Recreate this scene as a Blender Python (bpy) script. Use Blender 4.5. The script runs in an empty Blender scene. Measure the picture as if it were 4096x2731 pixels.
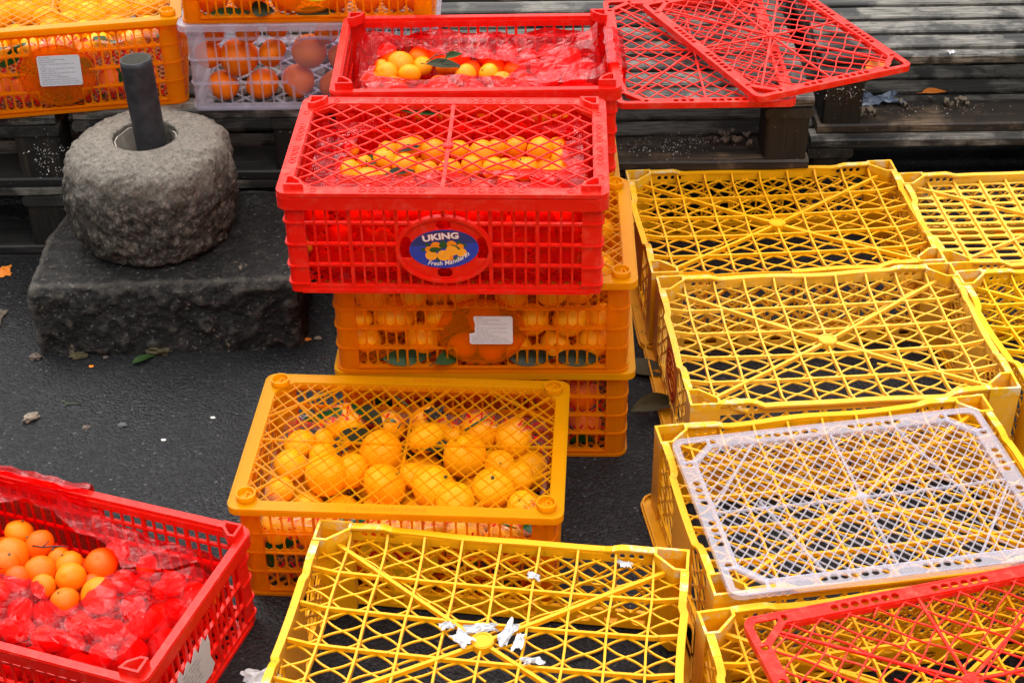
import bpy, math, random
from mathutils import Vector, Matrix, noise
R = math.radians
random.seed(7)
scene = bpy.context.scene
C = scene.collection

# ------------------------------------------------------------------ materials
def new_mat(name):
    m = bpy.data.materials.new(name); m.use_nodes = True
    nt = m.node_tree; nt.nodes.clear()
    out = nt.nodes.new('ShaderNodeOutputMaterial')
    return m, nt, out
def N(nt, kind, **kw):
    n = nt.nodes.new(kind)
    for k, v in kw.items():
        if k.startswith('i_'):
            key = k[2:]
            key = int(key) if key.isdigit() else key.replace('_', ' ')
            n.inputs[key].default_value = v
        else:
            setattr(n, k, v)
    return n
def L(nt, a, ao, b, bi): nt.links.new(a.outputs[ao], b.inputs[bi])
def ramp(nt, fac_node, fac_out, stops):
    r = nt.nodes.new('ShaderNodeValToRGB')
    el = r.color_ramp.elements
    while len(el) < len(stops): el.new(0.5)
    for e, (p, c) in zip(el, stops):
        e.position = p; e.color = (c[0], c[1], c[2], 1) if not isinstance(c, (int, float)) else (c, c, c, 1)
    L(nt, fac_node, fac_out, r, 'Fac'); return r
def coords(nt, scale=(1, 1, 1), rnd=False, loc=None):
    tc = nt.nodes.new('ShaderNodeTexCoord')
    mp = nt.nodes.new('ShaderNodeMapping'); mp.inputs['Scale'].default_value = scale
    if rnd:
        oi = nt.nodes.new('ShaderNodeObjectInfo')
        ml = N(nt, 'ShaderNodeMath', operation='MULTIPLY', i_1=37.0); L(nt, oi, 'Random', ml, 0)
        L(nt, ml, 0, mp, 'Location')
    L(nt, tc, 'Object', mp, 'Vector'); return mp
def noise_n(nt, vec, scale, detail=4, rough=0.55, dist=0):
    n = N(nt, 'ShaderNodeTexNoise', i_Scale=scale, i_Detail=detail, i_Roughness=rough, i_Distortion=dist)
    L(nt, vec, 0, n, 'Vector'); return n
def mixc(nt, fac, a, b, mode='MIX'):
    m = nt.nodes.new('ShaderNodeMix'); m.data_type = 'RGBA'; m.blend_type = mode
    if isinstance(fac, (int, float)): m.inputs[0].default_value = fac
    else: nt.links.new(fac, m.inputs[0])
    for s, i in ((a, 6), (b, 7)):
        if isinstance(s, tuple): m.inputs[i].default_value = (s[0], s[1], s[2], 1)
        else: nt.links.new(s, m.inputs[i])
    return m.outputs[2]

def plain(name, col, rough=0.5, var=0.12, bump=0.0, scale=60, spec=0.5):
    m, nt, out = new_mat(name)
    v = coords(nt, rnd=True); n = noise_n(nt, v, scale)
    c = mixc(nt, n.outputs['Fac'], tuple(x * (1 - var) for x in col), tuple(min(1, x * (1 + var)) for x in col))
    p = N(nt, 'ShaderNodeBsdfPrincipled', i_Roughness=rough); p.inputs['Specular IOR Level'].default_value = spec
    nt.links.new(c, p.inputs['Base Color'])
    if bump:
        b = N(nt, 'ShaderNodeBump', i_Strength=bump, i_Distance=0.002); L(nt, n, 'Fac', b, 'Height'); L(nt, b, 0, p, 'Normal')
    L(nt, p, 0, out, 0); return m

def schlick(nt, f0, bump=None, p=5.0):
    lw = N(nt, 'ShaderNodeLayerWeight', i_Blend=.5)
    if bump is not None: L(nt, bump, 0, lw, 'Normal')
    pw = N(nt, 'ShaderNodeMath', operation='POWER', i_1=p); L(nt, lw, 'Facing', pw, 0)
    ma = N(nt, 'ShaderNodeMath', operation='MULTIPLY_ADD', i_1=1 - f0, i_2=f0, use_clamp=True); L(nt, pw, 0, ma, 0)
    return ma

def plastic(name, col, rough=0.32, trans=0.15, clear=0.0, tint=None, scuff=0.0, dirt=0.0, bump=0.08, dirtcol=(.10, .055, .01), f0=.022):
    """crate plastic: solid colour, part translucent, part see-through, with grime and pale scuffs of their own"""
    m, nt, out = new_mat(name)
    v = coords(nt, rnd=True)
    big = noise_n(nt, v, 9, 5, .6); fine = noise_n(nt, v, 140, 3, .6); streak = noise_n(nt, coords(nt, (1, 1, .35), True), 60, 4, .65)
    c = mixc(nt, big.outputs['Fac'], tuple(x * .86 for x in col), tuple(min(1, x * 1.08) for x in col))
    if dirt:
        d = ramp(nt, streak, 'Fac', [(.60, 0.0), (.72, 1.0)]); dm = N(nt, 'ShaderNodeMath', operation='MULTIPLY', i_1=dirt); L(nt, d, 'Color', dm, 0)
        c = mixc(nt, dm.outputs[0], c, dirtcol)
        sp = ramp(nt, fine, 'Fac', [(.69, 0.0), (.73, 1.0)]); dm2 = N(nt, 'ShaderNodeMath', operation='MULTIPLY', i_1=min(1, dirt * 1.6)); L(nt, sp, 'Color', dm2, 0)
        c = mixc(nt, dm2.outputs[0], c, (.05, .03, .01))
    if scuff:
        s = ramp(nt, noise_n(nt, v, 45, 6, .75), 'Fac', [(.50, 0.0), (.66, 1.0)]); sm = N(nt, 'ShaderNodeMath', operation='MULTIPLY', i_1=scuff); L(nt, s, 'Color', sm, 0)
        c = mixc(nt, sm.outputs[0], c, (.74, .66, .45))
    d = nt.nodes.new('ShaderNodeBsdfDiffuse'); nt.links.new(c, d.inputs['Color'])
    t = nt.nodes.new('ShaderNodeBsdfTranslucent'); nt.links.new(c, t.inputs['Color'])
    mx = N(nt, 'ShaderNodeMixShader', i_0=trans); L(nt, d, 0, mx, 1); L(nt, t, 0, mx, 2); cur = mx
    if clear:
        tr = nt.nodes.new('ShaderNodeBsdfTransparent'); tr.inputs[0].default_value = (*tint, 1)
        m2 = N(nt, 'ShaderNodeMixShader', i_0=clear); L(nt, cur, 0, m2, 1); L(nt, tr, 0, m2, 2); cur = m2
    g = N(nt, 'ShaderNodeBsdfGlossy', i_Roughness=rough)
    b = N(nt, 'ShaderNodeBump', i_Strength=bump, i_Distance=0.001); L(nt, fine, 'Fac', b, 'Height'); L(nt, b, 0, g, 'Normal')
    fr = schlick(nt, f0)
    m3 = nt.nodes.new('ShaderNodeMixShader'); L(nt, fr, 0, m3, 0); L(nt, cur, 0, m3, 1); L(nt, g, 0, m3, 2)
    L(nt, m3, 0, out, 0); return m

def film(name, col, tint, clear, rough=0.085):
    m, nt, out = new_mat(name)
    v = coords(nt); n = noise_n(nt, v, 70, 4, .6, .6)
    d = nt.nodes.new('ShaderNodeBsdfDiffuse'); d.inputs[0].default_value = (*col, 1)
    t = nt.nodes.new('ShaderNodeBsdfTranslucent'); t.inputs[0].default_value = (*col, 1)
    mx = N(nt, 'ShaderNodeMixShader', i_0=.5); L(nt, d, 0, mx, 1); L(nt, t, 0, mx, 2)
    tr = nt.nodes.new('ShaderNodeBsdfTransparent'); tr.inputs[0].default_value = (*tint, 1)
    m2 = N(nt, 'ShaderNodeMixShader', i_0=clear); L(nt, mx, 0, m2, 1); L(nt, tr, 0, m2, 2)
    g = N(nt, 'ShaderNodeBsdfGlossy', i_Roughness=rough)
    wv = noise_n(nt, v, 9, 3, .5); va = N(nt, 'ShaderNodeVectorMath', operation='MULTIPLY_ADD'); va.inputs[1].default_value = (.06, .06, .06)
    L(nt, wv, 'Color', va, 0); L(nt, v, 0, va, 2)
    v1 = N(nt, 'ShaderNodeTexVoronoi', i_Scale=11.0, distance='CHEBYCHEV'); L(nt, va, 0, v1, 'Vector')
    v2 = N(nt, 'ShaderNodeTexVoronoi', i_Scale=34.0, distance='MANHATTAN'); L(nt, va, 0, v2, 'Vector')
    b0 = N(nt, 'ShaderNodeBump', i_Strength=.38, i_Distance=0.030); L(nt, v1, 'Distance', b0, 'Height')
    b1 = N(nt, 'ShaderNodeBump', i_Strength=.28, i_Distance=0.009); L(nt, v2, 'Distance', b1, 'Height'); L(nt, b0, 0, b1, 'Normal')
    b = N(nt, 'ShaderNodeBump', i_Strength=.2, i_Distance=0.003); L(nt, n, 'Fac', b, 'Height'); L(nt, b1, 0, b, 'Normal'); L(nt, b, 0, g, 'Normal')
    fr = schlick(nt, .012, b, 3.8)
    m3 = nt.nodes.new('ShaderNodeMixShader'); L(nt, fr, 0, m3, 0); L(nt, m2, 0, m3, 1); L(nt, g, 0, m3, 2)
    L(nt, m3, 0, out, 0); return m

def printed_film(name):
    """clear bag printed with red crosses and green patches"""
    m, nt, out = new_mat(name)
    uv = nt.nodes.new('ShaderNodeUVMap'); sx = nt.nodes.new('ShaderNodeSeparateXYZ'); L(nt, uv, 0, sx, 0)
    nz = N(nt, 'ShaderNodeTexNoise', i_Scale=30.0, i_Detail=2.0); L(nt, uv, 0, nz, 'Vector')
    def line(sign):
        a = N(nt, 'ShaderNodeMath', operation='MULTIPLY', i_1=sign * 1.0); L(nt, sx, 'Y', a, 0)
        a2 = N(nt, 'ShaderNodeMath', operation='MULTIPLY', i_1=1.5); L(nt, sx, 'X', a2, 0)
        s = N(nt, 'ShaderNodeMath', operation='ADD'); L(nt, a, 0, s, 0); L(nt, a2, 0, s, 1)
        w = N(nt, 'ShaderNodeMath', operation='MULTIPLY_ADD', i_1=.012); L(nt, nz, 'Fac', w, 0); L(nt, s, 0, w, 2)
        k = N(nt, 'ShaderNodeMath', operation='MULTIPLY', i_1=26.0); L(nt, w, 0, k, 0)
        f = N(nt, 'ShaderNodeMath', operation='FRACT'); L(nt, k, 0, f, 0)
        c = N(nt, 'ShaderNodeMath', operation='LESS_THAN', i_1=.15); L(nt, f, 0, c, 0); return c
    l1, l2 = line(1), line(-1)
    mx = N(nt, 'ShaderNodeMath', operation='MAXIMUM'); L(nt, l1, 0, mx, 0); L(nt, l2, 0, mx, 1)
    vb = N(nt, 'ShaderNodeMath', operation='MULTIPLY', i_1=14.0); L(nt, sx, 'Y', vb, 0)
    vf = N(nt, 'ShaderNodeMath', operation='FRACT'); L(nt, vb, 0, vf, 0)
    vc = N(nt, 'ShaderNodeMath', operation='LESS_THAN', i_1=.72); L(nt, vf, 0, vc, 0)
    red = N(nt, 'ShaderNodeMath', operation='MULTIPLY'); L(nt, mx, 0, red, 0); L(nt, vc, 0, red, 1)
    gn = N(nt, 'ShaderNodeTexNoise', i_Scale=16.0, i_Detail=1.0); L(nt, uv, 0, gn, 'Vector')
    gr = ramp(nt, gn, 'Fac', [(.60, 0.0), (.615, 1.0)])
    ink = N(nt, 'ShaderNodeMath', operation='MAXIMUM'); L(nt, red, 0, ink, 0); L(nt, gr, 'Color', ink, 1)
    col = mixc(nt, gr.outputs['Color'], (.70, .015, .02), (.005, .09, .025))
    d = nt.nodes.new('ShaderNodeBsdfDiffuse'); nt.links.new(col, d.inputs[0])
    tl = nt.nodes.new('ShaderNodeBsdfTranslucent'); nt.links.new(col, tl.inputs[0])
    md = N(nt, 'ShaderNodeMixShader', i_0=.4); L(nt, d, 0, md, 1); L(nt, tl, 0, md, 2)
    tr = nt.nodes.new('ShaderNodeBsdfTransparent')
    hz = N(nt, 'ShaderNodeBsdfDiffuse'); hz.inputs[0].default_value = (.8, .8, .8, 1)
    mh = N(nt, 'ShaderNodeMixShader', i_0=.04); L(nt, tr, 0, mh, 1); L(nt, hz, 0, mh, 2)
    mi = nt.nodes.new('ShaderNodeMixShader'); L(nt, ink, 0, mi, 0); L(nt, mh, 0, mi, 1); L(nt, md, 0, mi, 2)
    g = N(nt, 'ShaderNodeBsdfGlossy', i_Roughness=.1); fr = schlick(nt, .03)
    m3 = nt.nodes.new('ShaderNodeMixShader'); L(nt, fr, 0, m3, 0); L(nt, mi, 0, m3, 1); L(nt, g, 0, m3, 2)
    L(nt, m3, 0, out, 0); return m

def peel(name, lo, hi, rough=0.38):
    m, nt, out = new_mat(name)
    v = coords(nt, rnd=True)
    oi = nt.nodes.new('ShaderNodeObjectInfo')
    n = noise_n(nt, v, 22, 3, .5)
    ad = N(nt, 'ShaderNodeMath', operation='MULTIPLY_ADD', i_1=.5, i_2=-.25); L(nt, n, 'Fac', ad, 0)
    s = N(nt, 'ShaderNodeMath', operation='ADD', use_clamp=True); L(nt, oi, 'Random', s, 0); L(nt, ad, 0, s, 1)
    c = mixc(nt, s.outputs[0], lo, hi)
    sp = ramp(nt, noise_n(nt, v, 90, 2, .5), 'Fac', [(.66, 0.0), (.70, .7)])
    c = mixc(nt, sp.outputs['Color'], c, (.16, .07, .015))
    vo = N(nt, 'ShaderNodeTexVoronoi', i_Scale=700.0); L(nt, v, 0, vo, 'Vector')
    b = N(nt, 'ShaderNodeBump', i_Strength=.22, i_Distance=0.0012); L(nt, vo, 'Distance', b, 'Height')
    p = N(nt, 'ShaderNodeBsdfPrincipled', i_Roughness=rough); p.inputs['Specular IOR Level'].default_value = .22
    p.inputs['Subsurface Weight'].default_value = .06; p.inputs['Subsurface Radius'].default_value = (.006, .003, .001); p.inputs['Subsurface Scale'].default_value = 1
    nt.links.new(c, p.inputs['Base Color']); L(nt, b, 0, p, 'Normal'); L(nt, p, 0, out, 0); return m

def wood(name, axis, dark, mid, light, wear):
    m, nt, out = new_mat(name)
    sc = [30, 30, 30]; sc[axis] = 1.6
    v = coords(nt, tuple(sc), True); v2 = coords(nt, (1, 1, 1), True)
    g = noise_n(nt, v, 1.3, 5, .6, .6); g2 = noise_n(nt, v, 7, 4, .7); patch = noise_n(nt, v2, 7.0, 5, .65)
    a = ramp(nt, g, 'Fac', [(.30, dark), (.58, mid), (.80, light)])
    w = ramp(nt, patch, 'Fac', [(wear, 0.0), (wear + .10, 1.0)])
    gg = ramp(nt, g2, 'Fac', [(.35, 0.25), (.65, 1.0)])
    mu = N(nt, 'ShaderNodeMath', operation='MULTIPLY'); L(nt, w, 'Color', mu, 0); L(nt, gg, 'Color', mu, 1)
    c = mixc(nt, mu.outputs[0], a.outputs['Color'], light)
    gr_ = ramp(nt, g2, 'Fac', [(.36, .30), (.52, 1.0)]); c = mixc(nt, .8, c, gr_.outputs['Color'], 'MULTIPLY')
    dk = ramp(nt, noise_n(nt, v2, 19, 4, .6), 'Fac', [(.62, 0.0), (.72, .7)])
    c = mixc(nt, dk.outputs['Color'], c, dark)
    fl = ramp(nt, noise_n(nt, v2, 120, 3, .6), 'Fac', [(.715, 0.0), (.735, .55)])
    c = mixc(nt, fl.outputs['Color'], c, (.45, .43, .38))
    b = N(nt, 'ShaderNodeBump', i_Strength=.55, i_Distance=0.003); L(nt, g, 'Fac', b, 'Height')
    b2 = N(nt, 'ShaderNodeBump', i_Strength=.4, i_Distance=0.001); L(nt, g2, 'Fac', b2, 'Height'); L(nt, b, 0, b2, 'Normal')
    p = N(nt, 'ShaderNodeBsdfPrincipled', i_Roughness=.62); nt.links.new(c, p.inputs['Base Color']); L(nt, b2, 0, p, 'Normal')
    p.inputs['Specular IOR Level'].default_value = .35
    L(nt, p, 0, out, 0); return m

def stone(name, stops, blot, blot_pos, specks, bscale=1.0, rough=.8, ascale=24, edge=0, top_pale=0):
    m, nt, out = new_mat(name)
    v = coords(nt)
    a = noise_n(nt, v, ascale, 9, .78); s = noise_n(nt, v, 150, 5, .7); bl = noise_n(nt, v, 13, 5, .6, .5)
    vo = N(nt, 'ShaderNodeTexVoronoi', i_Scale=85.0); L(nt, v, 0, vo, 'Vector')
    c0 = ramp(nt, a, 'Fac', stops)
    sp = ramp(nt, s, 'Fac', [(.30, .25), (.5, 1.0), (.68, 1.0)])
    c = mixc(nt, .75, c0.outputs['Color'], sp.outputs['Color'], 'MULTIPLY')
    lt = ramp(nt, s, 'Fac', [(.60, 0.0), (.70, specks)])
    c = mixc(nt, lt.outputs['Color'], c, (.48, .43, .36))
    bm = ramp(nt, bl, 'Fac', [(blot_pos, 0.0), (blot_pos + .03, 1.0)])
    c = mixc(nt, bm.outputs['Color'], c, blot)
    if top_pale:  # colour turns paler towards the top, the transition broken up by noise
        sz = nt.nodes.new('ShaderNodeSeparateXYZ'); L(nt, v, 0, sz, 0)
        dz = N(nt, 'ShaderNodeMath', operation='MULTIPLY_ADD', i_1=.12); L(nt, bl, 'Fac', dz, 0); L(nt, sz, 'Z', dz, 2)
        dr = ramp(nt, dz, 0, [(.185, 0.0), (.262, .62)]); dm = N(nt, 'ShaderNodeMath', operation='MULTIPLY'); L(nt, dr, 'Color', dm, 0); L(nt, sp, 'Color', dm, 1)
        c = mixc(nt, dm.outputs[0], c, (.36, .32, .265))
    if edge:
        ge = nt.nodes.new('ShaderNodeNewGeometry'); er = ramp(nt, ge, 'Pointiness', [(.51, 0.0), (.56, edge)])
        em = N(nt, 'ShaderNodeMath', operation='MULTIPLY'); L(nt, er, 'Color', em, 0); L(nt, sp, 'Color', em, 1)
        c = mixc(nt, em.outputs[0], c, (.13, .115, .095))
    b = N(nt, 'ShaderNodeBump', i_Strength=.8 * bscale, i_Distance=0.006); L(nt, a, 'Fac', b, 'Height')
    b2 = N(nt, 'ShaderNodeBump', i_Strength=.6 * bscale, i_Distance=0.003); L(nt, vo, 'Distance', b2, 'Height'); L(nt, b, 0, b2, 'Normal')
    b3 = N(nt, 'ShaderNodeBump', i_Strength=.6 * bscale, i_Distance=0.002); L(nt, s, 'Fac', b3, 'Height'); L(nt, b2, 0, b3, 'Normal')
    p = N(nt, 'ShaderNodeBsdfPrincipled', i_Roughness=rough); nt.links.new(c, p.inputs['Base Color']); L(nt, b3, 0, p, 'Normal')
    p.inputs['Specular IOR Level'].default_value = .3
    L(nt, p, 0, out, 0); return m

def asphalt():
    m, nt, out = new_mat('asphalt')
    v = coords(nt)
    vo = N(nt, 'ShaderNodeTexVoronoi', i_Scale=175.0, i_Randomness=1.0); L(nt, v, 0, vo, 'Vector')
    vs = N(nt, 'ShaderNodeTexVoronoi', i_Scale=260.0); L(nt, v, 0, vs, 'Vector')
    n = noise_n(nt, v, 3.5, 5, .6); f = noise_n(nt, v, 210, 3, .7)
    base = ramp(nt, n, 'Fac', [(.3, (.0030, .0031, .0035)), (.7, (.0075, .0077, .0086))])
    sep = nt.nodes.new('ShaderNodeSeparateColor'); L(nt, vo, 'Color', sep, 0)
    st = ramp(nt, sep, 0, [(.62, 0.0), (.97, .75)])
    c = mixc(nt, st.outputs['Color'], base.outputs['Color'], (.019, .020, .023))
    sep2 = nt.nodes.new('ShaderNodeSeparateColor'); L(nt, vs, 'Color', sep2, 0)
    st2 = ramp(nt, sep2, 0, [(.993, 0.0), (.997, .45)])
    c = mixc(nt, st2.outputs['Color'], c, (.17, .165, .15))
    b = N(nt, 'ShaderNodeBump', i_Strength=.6, i_Distance=0.004); b.invert = True; L(nt, vo, 'Distance', b, 'Height')
    b2 = N(nt, 'ShaderNodeBump', i_Strength=.5, i_Distance=0.002); L(nt, f, 'Fac', b2, 'Height'); L(nt, b, 0, b2, 'Normal')
    rr = ramp(nt, n, 'Fac', [(.35, .52), (.65, .70)])
    p = N(nt, 'ShaderNodeBsdfPrincipled'); nt.links.new(c, p.inputs['Base Color']); L(nt, b2, 0, p, 'Normal'); L(nt, rr, 'Color', p, 'Roughness')
    p.inputs['Specular IOR Level'].default_value = .28
    L(nt, p, 0, out, 0); return m

M = {}
M['red'] = plastic('red_plastic', (.90, .012, .005), .30, .22, dirt=.08, scuff=.05, dirtcol=(.25, .01, .01))
M['red_lid'] = plastic('red_lid_plastic', (.93, .020, .009), .30, .25, clear=.06, tint=(1, .1, .06), dirt=.05, scuff=.10)
M['orange'] = plastic('amber_plastic', (.99, .53, .004), .22, .5, clear=.42, tint=(1, .74, .05), dirt=.06, f0=.010)
M['orange_wall'] = plastic('amber_wall_plastic', (.97, .39, .003), .22, .5, clear=.52, tint=(1, .64, .03), dirt=.08, f0=.012)
M['orange_thin'] = plastic('amber_thin_plastic', (.98, .55, .008), .2, .5, clear=.66, tint=(1, .80, .15), dirt=.03, f0=.008)
M['orange_plate'] = plastic('amber_plate_plastic', (.90, .34, .004), .15, .5, clear=.80, tint=(.97, .66, .12), dirt=.04)
M['milk'] = plastic('milky_plastic', (.74, .73, .82), .22, .45, clear=.70, tint=(.98, .97, 1), dirt=.03, dirtcol=(.3, .25, .2), f0=.04)
M['milk_plate'] = plastic('milky_plate_plastic', (.80, .78, .90), .15, .45, clear=.92, tint=(.93, .92, 1), dirt=.03, dirtcol=(.3, .25, .2), f0=.02)
M['yellow'] = plastic('yellow_plastic', (.97, .445, .005), .38, .18, dirt=.36)
M['yellow_pale'] = plastic('sunbleached_yellow_plastic', (.97, .51, .035), .42, .18, dirt=.22, scuff=.16)
M['yellow_bright'] = plastic('bright_yellow_plastic', (.97, .52, .006), .34, .18, dirt=.14)
M['yellow_worn'] = plastic('scuffed_yellow_plastic', (.94, .50, .012), .42, .15, dirt=.22, scuff=.95)
M['yellow_grime'] = plastic('grimy_yellow_plastic', (.88, .38, .006), .42, .15, dirt=.75)
M['film'] = film('red_bag_film', (.80, .008, .012), (1, .10, .06), .76)
M['print_film'] = printed_film('printed_bag_film')
M['mandarin'] = peel('mandarin_peel', (.92, .25, .003), (.94, .34, .005))
M['orange_fruit'] = peel('orange_peel', (.94, .37, .002), (.95, .46, .005))
M['deep_fruit'] = peel('deep_orange_peel', (.82, .075, .002), (.90, .22, .003))
M['pale_deep'] = peel('warm_orange_peel', (.86, .14, .002), (.88, .20, .003))
M['wood_top'] = wood('weathered_slat_wood', 0, (.007, .007, .006), (.040, .036, .031), (.21, .19, .16), .46)
M['wood_dark'] = wood('blackened_wood', 0, (.006, .006, .006), (.012, .011, .010), (.05, .045, .04), .60)
M['wood_block'] = wood('blackened_block_wood', 2, (.006, .006, .005), (.014, .011, .008), (.05, .036, .024), .60)
M['wood_brown'] = wood('damp_brown_wood', 0, (.007, .006, .005), (.032, .020, .012), (.17, .115, .07), .53)
M['wood_cross'] = wood('crossboard_wood', 1, (.008, .008, .007), (.024, .022, .019), (.09, .08, .068), .56)
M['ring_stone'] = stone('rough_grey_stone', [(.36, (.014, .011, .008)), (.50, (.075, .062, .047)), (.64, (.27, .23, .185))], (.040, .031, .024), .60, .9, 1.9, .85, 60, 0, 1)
M['block_stone'] = stone('blackened_stone', [(.34, (.005, .005, .005)), (.52, (.014, .013, .012)), (.68, (.046, .042, .037))], (.20, .155, .105), .655, .55, 1.8, .6, 34, .9)
M['pipe'] = plain('oxidised_pipe', (.026, .026, .029), .5, 1.0, .4, 55, .35)
M['pipe_in'] = plain('pipe_lining', (.085, .078, .062), .8, .3)
M['rust'] = plain('pale_sheet_edge', (.36, .32, .27), .8, .5)
M['asphalt'] = asphalt()
M['leaf_dry'] = plain('dry_leaf', (.060, .050, .024), .6, .4, .3, 50, .15)
M['leaf_green'] = plain('citrus_leaf', (.022, .050, .012), .5, .5, .2, 60, .15)
M['leaf_dark'] = plain('dark_leaf', (.022, .025, .010), .5, .5, .2, 60, .15)
M['stem'] = plain('green_stem', (.045, .065, .02), .6, .4)
M['stem_brown'] = plain('brown_stem', (.05, .032, .016), .7, .4)
M['paper'] = plain('white_paper', (.55, .55, .56), .7, .08, .2, 90)
M['paper_lab'] = plain('label_paper', (.60, .60, .63), .55, .06)
M['ink'] = plain('grey_ink', (.16, .16, .18), .7, .2)
M['fungus'] = plain('bracket_fungus', (.21, .165, .12), .85, .4, .5, 120)
M['scrapbrown'] = plain('brownish_scrap', (.10, .075, .055), .85, .4, .4, 120)
M['stonechip'] = plain('grey_chip', (.06, .065, .07), .7, .4, .4, 120)
M['crumb'] = plain('white_crumbs', (.62, .60, .55), .9, .2)
M['bluelab'] = plain('label_blue', (.004, .040, .36), .35, .25, 0, 8)
M['navy'] = plain('label_navy', (.006, .024, .14), .35, .25, 0, 8)
M['labwhite'] = plain('label_white', (.75, .68, .66), .4, .05)
M['labred'] = plain('label_red', (.45, .03, .03), .4, .05)
M['laborange'] = plain('label_orange', (.85, .22, .006), .4, .25, 0, 60)
M['labgold'] = plain('label_gold', (.90, .34, .02), .4, .15, 0, 60)
M['labgreen'] = plain('label_green', (.006, .07, .018), .4, .5, 0, 60)
M['labyellow'] = plain('label_yellow', (.82, .60, .01), .4, .08)
M['redink'] = plain('label_red_ink', (.55, .01, .015), .4, .1)
M['wrap'] = plain('blue_plastic_scrap', (.10, .13, .19), .3, .5, .4, 60)
M['peel_bit'] = plain('orange_peel_scrap', (.72, .20, .01), .6, .25, .3, 60)
M['rotten'] = plain('black_rot', (.012, .008, .006), .5, .4, .5, 80)

# ------------------------------------------------------------------ mesh builder
class MB:
    def __init__(s): s.v = []; s.f = []; s.m = []; s.uv = None
    def add(s, vs, fs, m=0):
        o = len(s.v); s.v += [tuple(p) for p in vs]; s.f += [tuple(i + o for i in q) for q in fs]; s.m += [m] * len(fs)
    def box(s, x0, x1, y0, y1, z0, z1, m=0):
        s.add([(x0, y0, z0), (x1, y0, z0), (x1, y1, z0), (x0, y1, z0), (x0, y0, z1), (x1, y0, z1), (x1, y1, z1), (x0, y1, z1)],
              [(0, 3, 2, 1), (4, 5, 6, 7), (0, 1, 5, 4), (1, 2, 6, 5), (2, 3, 7, 6), (3, 0, 4, 7)], m)
    def path(s, pts, w, h, closed=False, m=0, up=Vector((0, 0, 1))):
        """rectangular bar swept along pts; w across, h along up (centred)"""
        pts = [Vector(p) for p in pts]; n = len(pts)
        if n < 2: return
        vs = []
        for i, p in enumerate(pts):
            a = pts[(i - 1) % n] if (closed or i > 0) else None
            b = pts[(i + 1) % n] if (closed or i < n - 1) else None
            d1 = (p - a).normalized() if a is not None else None
            d2 = (b - p).normalized() if b is not None else None
            if d1 is None: d1 = d2
            if d2 is None: d2 = d1
            s1 = d1.cross(up); s2 = d2.cross(up)
            if s1.length < 1e-6: s1 = Vector((1, 0, 0))
            if s2.length < 1e-6: s2 = s1
            s1.normalize(); s2.normalize(); sd = (s1 + s2)
            if sd.length < 1e-4: sd = s1
            sd.normalize(); k = 1 / max(.5, sd.dot(s1)); sd = sd * (w / 2 * k)
            u = up * (h / 2)
            vs += [p + sd + u, p - sd + u, p - sd - u, p + sd - u]
        fs = []
        for i in range(n if closed else n - 1):
            j = (i + 1) % n
            for k in range(4):
                fs.append((i * 4 + k, j * 4 + k, j * 4 + (k + 1) % 4, i * 4 + (k + 1) % 4))
        if not closed: fs += [(0, 1, 2, 3), tuple((n - 1) * 4 + k for k in (3, 2, 1, 0))]
        s.add(vs, fs, m)
    def bar(s, p, q, w, h, m=0): s.path([p, q], w, h, m=m)
    def tube(s, pts, rad, n=8, m=0, cap=True):
        pts = [Vector(p) for p in pts]; vs = []
        for i, p in enumerate(pts):
            d = (pts[min(i + 1, len(pts) - 1)] - pts[max(i - 1, 0)]).normalized()
            a = d.cross(Vector((0, 0, 1)))
            if a.length < 1e-3: a = d.cross(Vector((1, 0, 0)))
            a.normalize(); b = d.cross(a)
            r = rad[i] if isinstance(rad, (list, tuple)) else rad
            vs += [p + a * r * math.cos(t * 2 * math.pi / n) + b * r * math.sin(t * 2 * math.pi / n) for t in range(n)]
        fs = []
        for i in range(len(pts) - 1):
            for k in range(n): fs.append((i * n + k, i * n + (k + 1) % n, (i + 1) * n + (k + 1) % n, (i + 1) * n + k))
        if cap: fs += [tuple(range(n - 1, -1, -1)), tuple((len(pts) - 1) * n + k for k in range(n))]
        s.add(vs, fs, m)
    def cell(s, f, u0, u1, v0, v1, t, hole=None, n=12, m=0):
        """flat plate cell through map f(u,v,w); hole=(cu,cv,a,b,p) superellipse"""
        if hole is None:
            P = [f(u0, v0, t), f(u1, v0, t), f(u1, v1, t), f(u0, v1, t), f(u0, v0, 0), f(u1, v0, 0), f(u1, v1, 0), f(u0, v1, 0)]
            s.add(P, [(0, 1, 2, 3), (7, 6, 5, 4), (0, 4, 5, 1), (1, 5, 6, 2), (2, 6, 7, 3), (3, 7, 4, 0)], m); return
        cu, cv, a, b, p = hole
        angs = [k * 2 * math.pi / n for k in range(n)] + [math.atan2(y - cv, x - cu) % (2 * math.pi) for x in (u0, u1) for y in (v0, v1)]
        angs = sorted(angs); k = len(angs); I = []; O = []
        for an in angs:
            c, sn = math.cos(an), math.sin(an)
            r = (abs(c / a) ** p + abs(sn / b) ** p) ** (-1 / p)
            I.append((cu + r * c, cv + r * sn))
            rr = 1e9
            if abs(c) > 1e-9: rr = min(rr, ((u1 if c > 0 else u0) - cu) / c)
            if abs(sn) > 1e-9: rr = min(rr, ((v1 if sn > 0 else v0) - cv) / sn)
            O.append((cu + rr * c, cv + rr * sn))
        vs = [f(x, y, t) for x, y in O] + [f(x, y, t) for x, y in I] + [f(x, y, 0) for x, y in O] + [f(x, y, 0) for x, y in I]
        fs = []
        for i in range(k):
            j = (i + 1) % k
            fs += [(i, j, k + j, k + i), (2 * k + j, 2 * k + i, 3 * k + i, 3 * k + j), (k + i, k + j, 3 * k + j, 3 * k + i)]
        s.add(vs, fs, m)
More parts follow.
